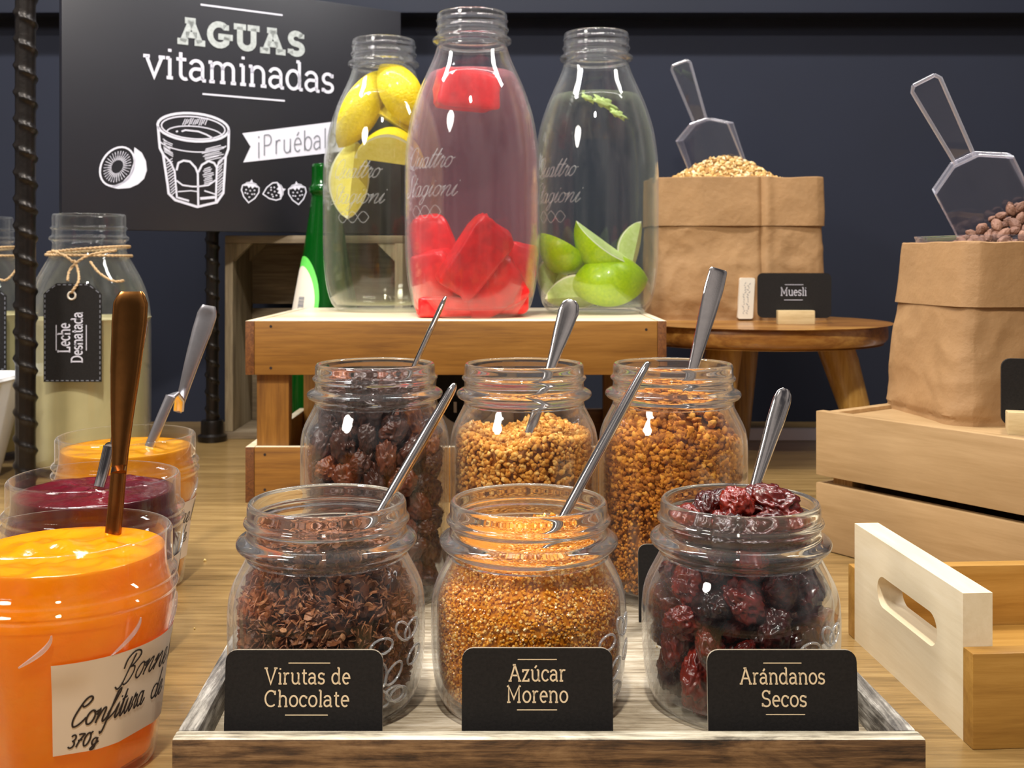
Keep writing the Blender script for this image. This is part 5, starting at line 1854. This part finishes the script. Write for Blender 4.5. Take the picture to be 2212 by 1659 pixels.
def paper_bag(label, loc, rz, w, d, h, zc, seed, seam=None, sticker=None, flare=1.0):
    t = thing('paper_bag', label, 'paper bag', loc, rz, 'brown paper bags')

    def shell(z0, z1, off, amp, inner, nz, name, seam_in=0.003):
        mb = MB()
        per = []
        nx, ny = 96, 40
        for i in range(nx): per.append((-w / 2 + w * i / nx, -d / 2, 0, -1))
        for i in range(ny): per.append((w / 2, -d / 2 + d * i / ny, 1, 0))
        for i in range(nx): per.append((w / 2 - w * i / nx, d / 2, 0, 1))
        for i in range(ny): per.append((-w / 2, d / 2 - d * i / ny, -1, 0))
        n = len(per)

        def pt(i, z, o_):
            x, y, nx_, ny_ = per[i % n]
            f = z / h
            sc_ = flare + (1 - flare) * f
            # soft corners and gusset
            e = max(abs(x) / (w / 2), abs(y) / (d / 2))
            p = Vector((x * 14, y * 14 + seed, z * 14))
            q = noise.noise(p * 1.3 + Vector((seed, 0, 0)))
            cr_ = (1 - abs(noise.noise(p * 1.1 + Vector((0, seed, 3)))) * 2)
            cr2 = (1 - abs(noise.noise(p * 2.6 + Vector((4, seed, 1)))) * 2)
            cr3 = (1 - abs(noise.noise(p * 5.0 + Vector((9, seed, 5)))) * 2)
            disp = amp * (q * 1.3 + cr_ * .9 + cr2 * .45 + cr3 * .16) * (1 - .7 * f)
            cx_ = (abs(x) / (w / 2)) ** 8 * (abs(y) / (d / 2)) ** 8
            rnd_ = -.006 * cx_
            s = 0
            if seam is not None and ny_ == -1:
                s = -seam_in * math.exp(-((x - seam) / .0020) ** 2) + .0020 * math.exp(-((x - seam - .006) / .005) ** 2)
            k = o_ + disp + s
            vx, vy = x * sc_ + nx_ * k, y * sc_ + ny_ * k
            l = math.hypot(vx, vy) + 1e-9
            vx += vx / l * rnd_; vy += vy / l * rnd_
            if z < .004: 
                vx *= .985; vy *= .985
            return (vx, vy, z + (.0012 * noise.noise(Vector((x * 40, y * 40, seed))) if z > h * .9 else 0))
        rows = [[pt(i, z0 + (z1 - z0) * k / nz, off) for i in range(n)] for k in range(nz + 1)]
        rows += [[pt(i, z1 + .0006, off - .0008) for i in range(n)], [pt(i, z1 - .0006, off - .0020) for i in range(n)], [pt(i, inner, off - .0024) for i in range(n)]]
        b = 0
        mb.v = [p for r in rows for p in r]
        for k in range(len(rows) - 1):
            for i in range(n):
                i2 = (i + 1) % n
                mb.f.append((k * n + i, k * n + i2, (k + 1) * n + i2, (k + 1) * n + i)); mb.mi.append(0)
        if z0 < .001:
            mb.f.append(tuple(range(n))[::-1]); mb.mi.append(0)
        else:  # thickness of the fold at its lower edge
            low = [pt(i, z0, off - .0026) for i in range(n)]
            b = len(mb.v); mb.v += low
            for i in range(n): mb.f.append((i, (i + 1) % n, b + (i + 1) % n, b + i)); mb.mi.append(0)
        return mb.build(name, M['paper'], t, 40)
    shell(0, h - .002, 0, .0036, h - .03, 60, 'bag_body')
    shell(zc, h, .0030, .0014, h - .004, 26, 'folded_cuff')
    if sticker:
        x0, x1, z0, z1 = sticker
        mb = MB()
        mp = lambda u, v, dd=0: Vector((u + .0022 * (v - z0) / (z1 - z0), -d / 2 * flare - .0082 - dd, v))
        ww = x1 - x0
        mb.prism([(x0 + p[0] + ww / 2, z0 + p[1]) for p in rrect(ww, z1 - z0, .0018, 4)], mp, 0, -.0075)
        sk = mb.build('sticker', M['sticker'], t, None)
        mb = MB(); rr = random.Random(9)
        for col in (.35, .62):
            v = z0 + .005
            while v < z1 - .006:
                l = rr.uniform(.0010, .0022)
                ribbon(mb, [(x0 + ww * col, v), (x0 + ww * col + rr.uniform(-.002, .002), v + l)], .0005, lambda a_, b_: mp(a_, b_, .0002)); v += l + .0008
        mb.build('scribble', M['dim_print'], sk, None, recalc=False)
    return t


bag1 = paper_bag('brown paper bag of muesli standing on the round stool', (.2295, 1.1390, .1280), 0, .170, .082, .1440, .0955, 3, seam=.0215, sticker=(-.0035, .0115, .002, .0430), flare=1.03)
bag2_o = Vector((.3535, .7345, .0872))
bag2 = paper_bag('brown paper bag of cocoa cereal on the slatted box at the right', bag2_o, rd(9.8), .150, .088, .1140, .0735, 8, flare=1.15)
mb = MB()
mb.lathe([(.0700, .108), (.0705, .1165), (.0712, .1180), (.0712, .1188), (.0698, .1186), (.0690, .108)], 72, rf=lambda th, z, r: r * (abs(math.sin(th)) ** 8 + abs(math.cos(th) * .074 / .0435) ** 8) ** (-1 / 8))
mb.build('plastic_liner', M['acrylic'], bag2, 50)

# muesli heap
OAT = []
for k in range(5):
    V, T = lump(*ICO1, .5, 1.2, k + 40, (1, .75, .32)); OAT.append((V, T))
pos, sc_, tt = [], [], []
W1, D1 = .158, .070
hz = lambda x, y: .134 + .0355 * math.exp(-((x + .006) / .054) ** 2 - (y / .024) ** 2)
for k in range(2600):
    x, y = RNG.uniform(-W1 / 2, W1 / 2), RNG.uniform(-D1 / 2, D1 / 2)
    pos.append((x, y, hz(x, y) - RNG.uniform(0, .003))); sc_.append(RNG.uniform(.0016, .0040)); tt.append(RNG.uniform(.05, 1))
V, T, tn = scatter(OAT, np.array(pos), np.array(sc_), np.array(tt))
cv = []; ct = []; nx, ny = 30, 16
for j in range(ny + 1):
    for i in range(nx + 1):
        x, y = -W1 / 2 + W1 * i / nx, -D1 / 2 + D1 * j / ny
        cv.append((x, y, hz(x, y) - .0025))
for j in range(ny):
    for i in range(nx):
        a_ = j * (nx + 1) + i
        ct += [(a_, a_ + 1, a_ + nx + 2), (a_, a_ + nx + 2, a_ + nx + 1)]
b0 = len(cv)
o = np_mesh('muesli', np.concatenate([np.array(cv), V]), np.concatenate([np.array(ct), T + b0]), M['muesli'], np.concatenate([np.full(b0, .15), tn]))
o.location = bag1.location
tag(o, 'heap of pale oat muesli rising from the paper bag on the stool', 'muesli', None, 'stuff')

# cocoa cereal: single pieces
PM = meshes('cereal_piece', M['puff'], (31, 32, 33), ((1.25, .8, .62), (1.1, .85, .7), (1.3, .75, .66)), amp=.3, f=1.2, wr=.35)
hz2 = lambda x, y: .1040 + .0400 * math.exp(-((x - .004) / .050) ** 2 - (y / .030) ** 2)
R2 = Matrix.Rotation(rd(9.8), 3, 'Z')
pos, rad = [], []
tries = 0
while len(pos) < 230 and tries < 60000:
    tries += 1
    x, y = RNG.uniform(-.066, .066), RNG.uniform(-.036, .036)
    z = hz2(x, y) - RNG.choice((0, 0, .0055))
    p = np.array((x, y, z))
    if all(np.linalg.norm(p - q) > .0062 for q in pos): pos.append(p); rad.append(RNG.uniform(.0036, .0046))
put_pieces('cereal_piece', 'small cocoa brown cereal piece heaped in the right paper bag', 'cereal', 'cocoa cereal pieces', PM, [np.array(R2 @ Vector(p)) for p in pos], rad, bag2_o)

# ------------------------------------------------------------------ clear scoops


def scoop(label, org, ydir, zdir, sc_):
    """origin where handle meets bucket; local y towards the mouth, local z the open side"""
    t = thing('plastic_scoop', label, 'scoop', org, 0, 'clear plastic scoops')
    y = Vector(ydir).normalized(); z = Vector(zdir); z = (z - y * z.dot(y)).normalized(); x = y.cross(z)
    t.rotation_euler = Matrix((x, y, z)).transposed().to_euler()
    t.scale = (sc_,) * 3
    t.location = Vector(org) - z * (.033 * .62 * sc_)
    hw, bk, ln, hh = .0315, .0115, .066, .033
    fl = [(-.010, 0), (.010, 0), (hw, .013), (hw, ln), (-hw, ln), (-hw, .013)]
    mb = MB()
    th = .0014
    mb.prism(fl, lambda u, v, d: Vector((u, v, d)), 0, th)

    def wall(a_, b_, ha, hb):
        A, B = Vector((*a_, 0)), Vector((*b_, 0)); n = Vector((-(B - A).y, (B - A).x, 0)).normalized() * th
        up = Vector((0, 0, 1))
        c = [A, B, B + n, A + n, A + up * ha, B + up * hb, B + n + up * hb, A + n + up * ha]
        mb.add(c, [(3, 2, 1, 0), (4, 5, 6, 7), (0, 1, 5, 4), (1, 2, 6, 5), (2, 3, 7, 6), (3, 0, 4, 7)])
    wall(fl[0], fl[1], hh, hh); wall(fl[1], fl[2], hh, hh); wall(fl[2], fl[3], hh, .012); wall(fl[4], fl[5], .012, hh); wall(fl[5], fl[0], hh, hh)
    mb.build('bucket', M['acrylic'], t, None)
    mb = MB()
    r = .0008
    Z = lambda p, h_: Vector((*p, h_))
    tops = [Z(fl[4], .012), Z(fl[5], hh), Z(fl[0], hh), Z(fl[1], hh), Z(fl[2], hh), Z(fl[3], .012)]
    for a_, b_ in list(zip(tops, tops[1:])) + [(Z(fl[i], 0), Z(fl[(i + 1) % 6], 0)) for i in range(6)] + [(Z(fl[i], 0), Z(fl[i], hh)) for i in (5, 2)]:
        mb.tube([a_, b_], r, 6)
    mb.build('bright_edge', M['acrylic_edge'], t, 60)  # thin tubes draw the panels' light-catching edges
    mb = MB()
    hl, w0, w1 = .0715, .0085, .0115
    zc = hh * .62
    tilt = .10
    hp = lambda u, v, d: Vector((u, -v, zc + d + v * tilt))
    mb.prism([(-w0 + .001, 0), (w0 - .001, 0), (w1, hl - .004), (w1 - .003, hl), (-w1 + .003, hl), (-w1, hl - .004)], hp, -.0008, .0008)
    hd = mb.build('handle', M['acrylic'], t, None)
    mb = MB()
    for s_ in (-1, 1):
        mb.tube([hp(s_ * (w0 - .001), 0, .001), hp(s_ * w1, hl - .004, .001), hp(s_ * (w1 - .003), hl, .001)], .0016, 8)
    mb.tube([hp(-w1 + .003, hl, .001), hp(w1 - .003, hl, .001)], .0016, 8)
    mb.build('handle_rim', M['acrylic_edge'], hd, 60)
    return t


Ys = 1.142
a, b = P(1472, 137, Ys), P(1513, 262, Ys)
scoop('clear plastic scoop stuck in the muesli', b, b - a, (-.42, -.88, .10), .90)
Ys2 = .730
a, b = P(1998, 180, Ys2), P(2084, 345, Ys2)
scoop('clear plastic scoop stuck in the cocoa cereal', b, b - a, (-.42, -.88, .10), .84)

# ------------------------------------------------------------------ small signs on wooden blocks


def block_sign(label, c, w, h, rz, bw, bh, bdp, lift, text):
    t = thing('block_sign', label, 'sign', c, rz, 'black cards in wooden blocks')
    mb = MB(); mb.box((-bw / 2, -bdp / 2, 0), (bw / 2, bdp / 2, bh), .0006)
    mb.build('wooden_block', M['block'], t, 30)
    mb = MB()
    y0 = bdp * .5 + .0003
    mp = lambda u, v, d=0.0: Vector((u, y0 - d, lift + v))
    mb.prism(rrect(w, h, .0052, 5), mp, 0, -.0030)
    o = mb.build('card', [M['card']], t, None)
    if text:
        mb = MB(); m3 = lambda u, v: mp(u, v, .0002)
        put_text(mb, text, -w * .19, w * .165, h * .50, h * .175, .0006, m3)
        ribbon(mb, [(-w * .13, h * .74), (w * .12, h * .74)], .0004, m3); ribbon(mb, [(-w * .14, h * .40), (w * .11, h * .40)], .0004, m3)
        mb.build('lettering', M['white_print'], t, None, recalc=False)
    return t


block_sign('black card printed Muesli in a small wooden block on the stool', (P(1722, 700, 1.03).x, 1.036, .1281), .0695, .0430, rd(-4), .0345, .0130, .010, .0055, 'Muesli')

# ------------------------------------------------------------------ slatted birch box at the right
bx = thing('slatted_box', 'pale slatted wooden box under the cereal bag at the right', 'box', (.2000, .716, 0), math.atan2(-.808, .589))
BLn, BD, BH = .175, .170, .0908


def lbox(name, lo, hi, mats, by=None, bev=.0006):
    mb = MB(); mb.box(lo, hi, bev)
    o = mb.build(name, mats, bx, 30)
    if by:
        for p in o.data.polygons: p.material_index = by(p.normal)
    return o


side = lambda n: 1 if abs(n.x) > .7 else 0
for z0, z1 in ((.0488, BH), (.0005, .0438)):
    lbox('slat', (0, 0, z0), (BLn, .0075, z1), [M['ply'], M['ply_edge']], side)
    lbox('slat', (0, BD - .0075, z0), (BLn, BD, z1), [M['ply'], M['ply_edge']], side)
lbox('end_panel', (.0005, .0077, .0488), (.0075, BD - .0077, BH - .001), [M['ply']])
lbox('end_panel', (.0005, .0077, .0005), (.0075, BD - .0077, .0438), [M['ply']])
lbox('end_panel', (BLn - .0075, .0077, .0005), (BLn - .0005, BD - .0077, BH - .001), [M['ply']])
for x0 in (.0078, BLn - .0228):
    for y0 in (.0078, BD - .0208):
        lbox('corner_post', (x0, y0, 0), (x0 + .015, y0 + .013, .0845), [M['ply_edge']])
lbox('top_panel', (.0078, .0078, .0847), (BLn - .0078, BD - .0078, .0872), [M['ply']])
ud = Vector((.589, -.808, 0)); vd = Vector((.808, .589, 0))
p = Vector((.2, .716, 0)) + ud * .135 + vd * .0050
block_sign('black card in a wooden block cut off by the right edge', (p.x + .0225, p.y + .006, BH + .0001), .052, .0385, math.atan2(-.28, .96), .048, .0130, .010, .0040, None)

# ------------------------------------------------------------------ handled wooden box at the bottom right
hb = thing('handled_box', 'pale wooden box with a rounded hand slot, at the lower right', 'box', (.1790, .4318, 0), math.atan2(.063, .998))
PL, PH, PT = .1140, .0585, .0121


def slot_panel(name, x0, x1, parent, mat):
    cy_, cz, sl, sh = PL * .475, .0345, PL * .275, .0072
    n, m_ = 64, 16
    sl_ = sl - sh
    q1s, q1r = [], []          # one quarter: from right-middle to top-middle
    for i in range(m_):
        a_ = PI / 2 * min(1, i / 10)
        q1s.append((sl_ + sh * math.cos(a_), sh * math.sin(a_)) if i <= 10 else (sl_ * (1 - (i - 10) / (m_ - 10)), sh))
        q1r.append((1, i / 6) if i <= 6 else (1 - (i - 6) / (m_ - 6), 1))
    quarter = lambda q: q + [(-x, z) for x, z in ([(0, q[10][1])] + q[:0:-1])] + [(-x, -z) for x, z in q] + [(x, -z) for x, z in ([(0, q[10][1])] + q[:0:-1])]
    slot = [(cy_ + x, cz + z) for x, z in quarter(q1s)]
    rect = [(cy_ + (x * (PL - cy_) if x > 0 else x * cy_), cz + (z * (PH - cz) if z > 0 else z * cz)) for x, z in quarter(q1r)]
    mb = MB()
    for x in (x0, x1):
        mb.v += [(x, y, z) for y, z in slot] + [(x, y, z) for y, z in rect]
    q = 2 * n
    for i in range(n):
        j = (i + 1) % n
        mb.f += [(i, j, n + j, n + i), (q + i, q + n + i, q + n + j, q + j), (i, q + i, q + j, j), (n + i, n + j, q + n + j, q + n + i)]
        mb.mi += [0, 0, 0, 0]
    return mb.build(name, mat, parent, 35)


slot_panel('end_panel', 0, PT, hb, M['pale'])
slot_panel('end_panel', .190, .190 + PT, hb, M['pale'])


def hbox(name, lo, hi, mat, bev=.0008):
    mb = MB(); mb.box(lo, hi, bev); return mb.build(name, mat, hb, 30)


hbox('long_slat', (-.0002, -.0085, 0), (.2025, -.0001, .0375), M['pale_slat'])
hbox('long_slat', (-.0002, PL + .0001, 0), (.2025, PL + .0085, .0360), M['pale_slat'])
hbox('bottom_panel', (PT + .0002, .0002, .0010), (.1898, PL - .0002, .0060), M['pale_slat'])

# ------------------------------------------------------------------ crumbs
pos, sc_, tt = [], [], []
for px, py, Y_ in ((443, 1213, None), (365, 1290, None), (420, 1360, None)):
    Yc = E * F / (py - YH)
    q = P(px, py, Yc); pos.append((q.x, q.y, .0006)); sc_.append(.0012 if px == 443 else .0006); tt.append(.8)
for k in range(40):
    x, y = RNG.uniform(-.10, .13), RNG.uniform(.40, .55)
    if any(math.hypot(x - jx, y - jy) < .042 for jx, jy in J_front + J_back): continue
    pos.append((x, y, FZ + .0004)); sc_.append(RNG.uniform(.0003, .0008)); tt.append(RNG.uniform(.2, 1))
V, T, tn = scatter(GR, np.array(pos), np.array(sc_), np.array(tt))
tag(np_mesh('crumbs', V, T, M['oat'], tn), 'scattered golden crumbs on the tray and counter', 'crumbs', None, 'stuff')
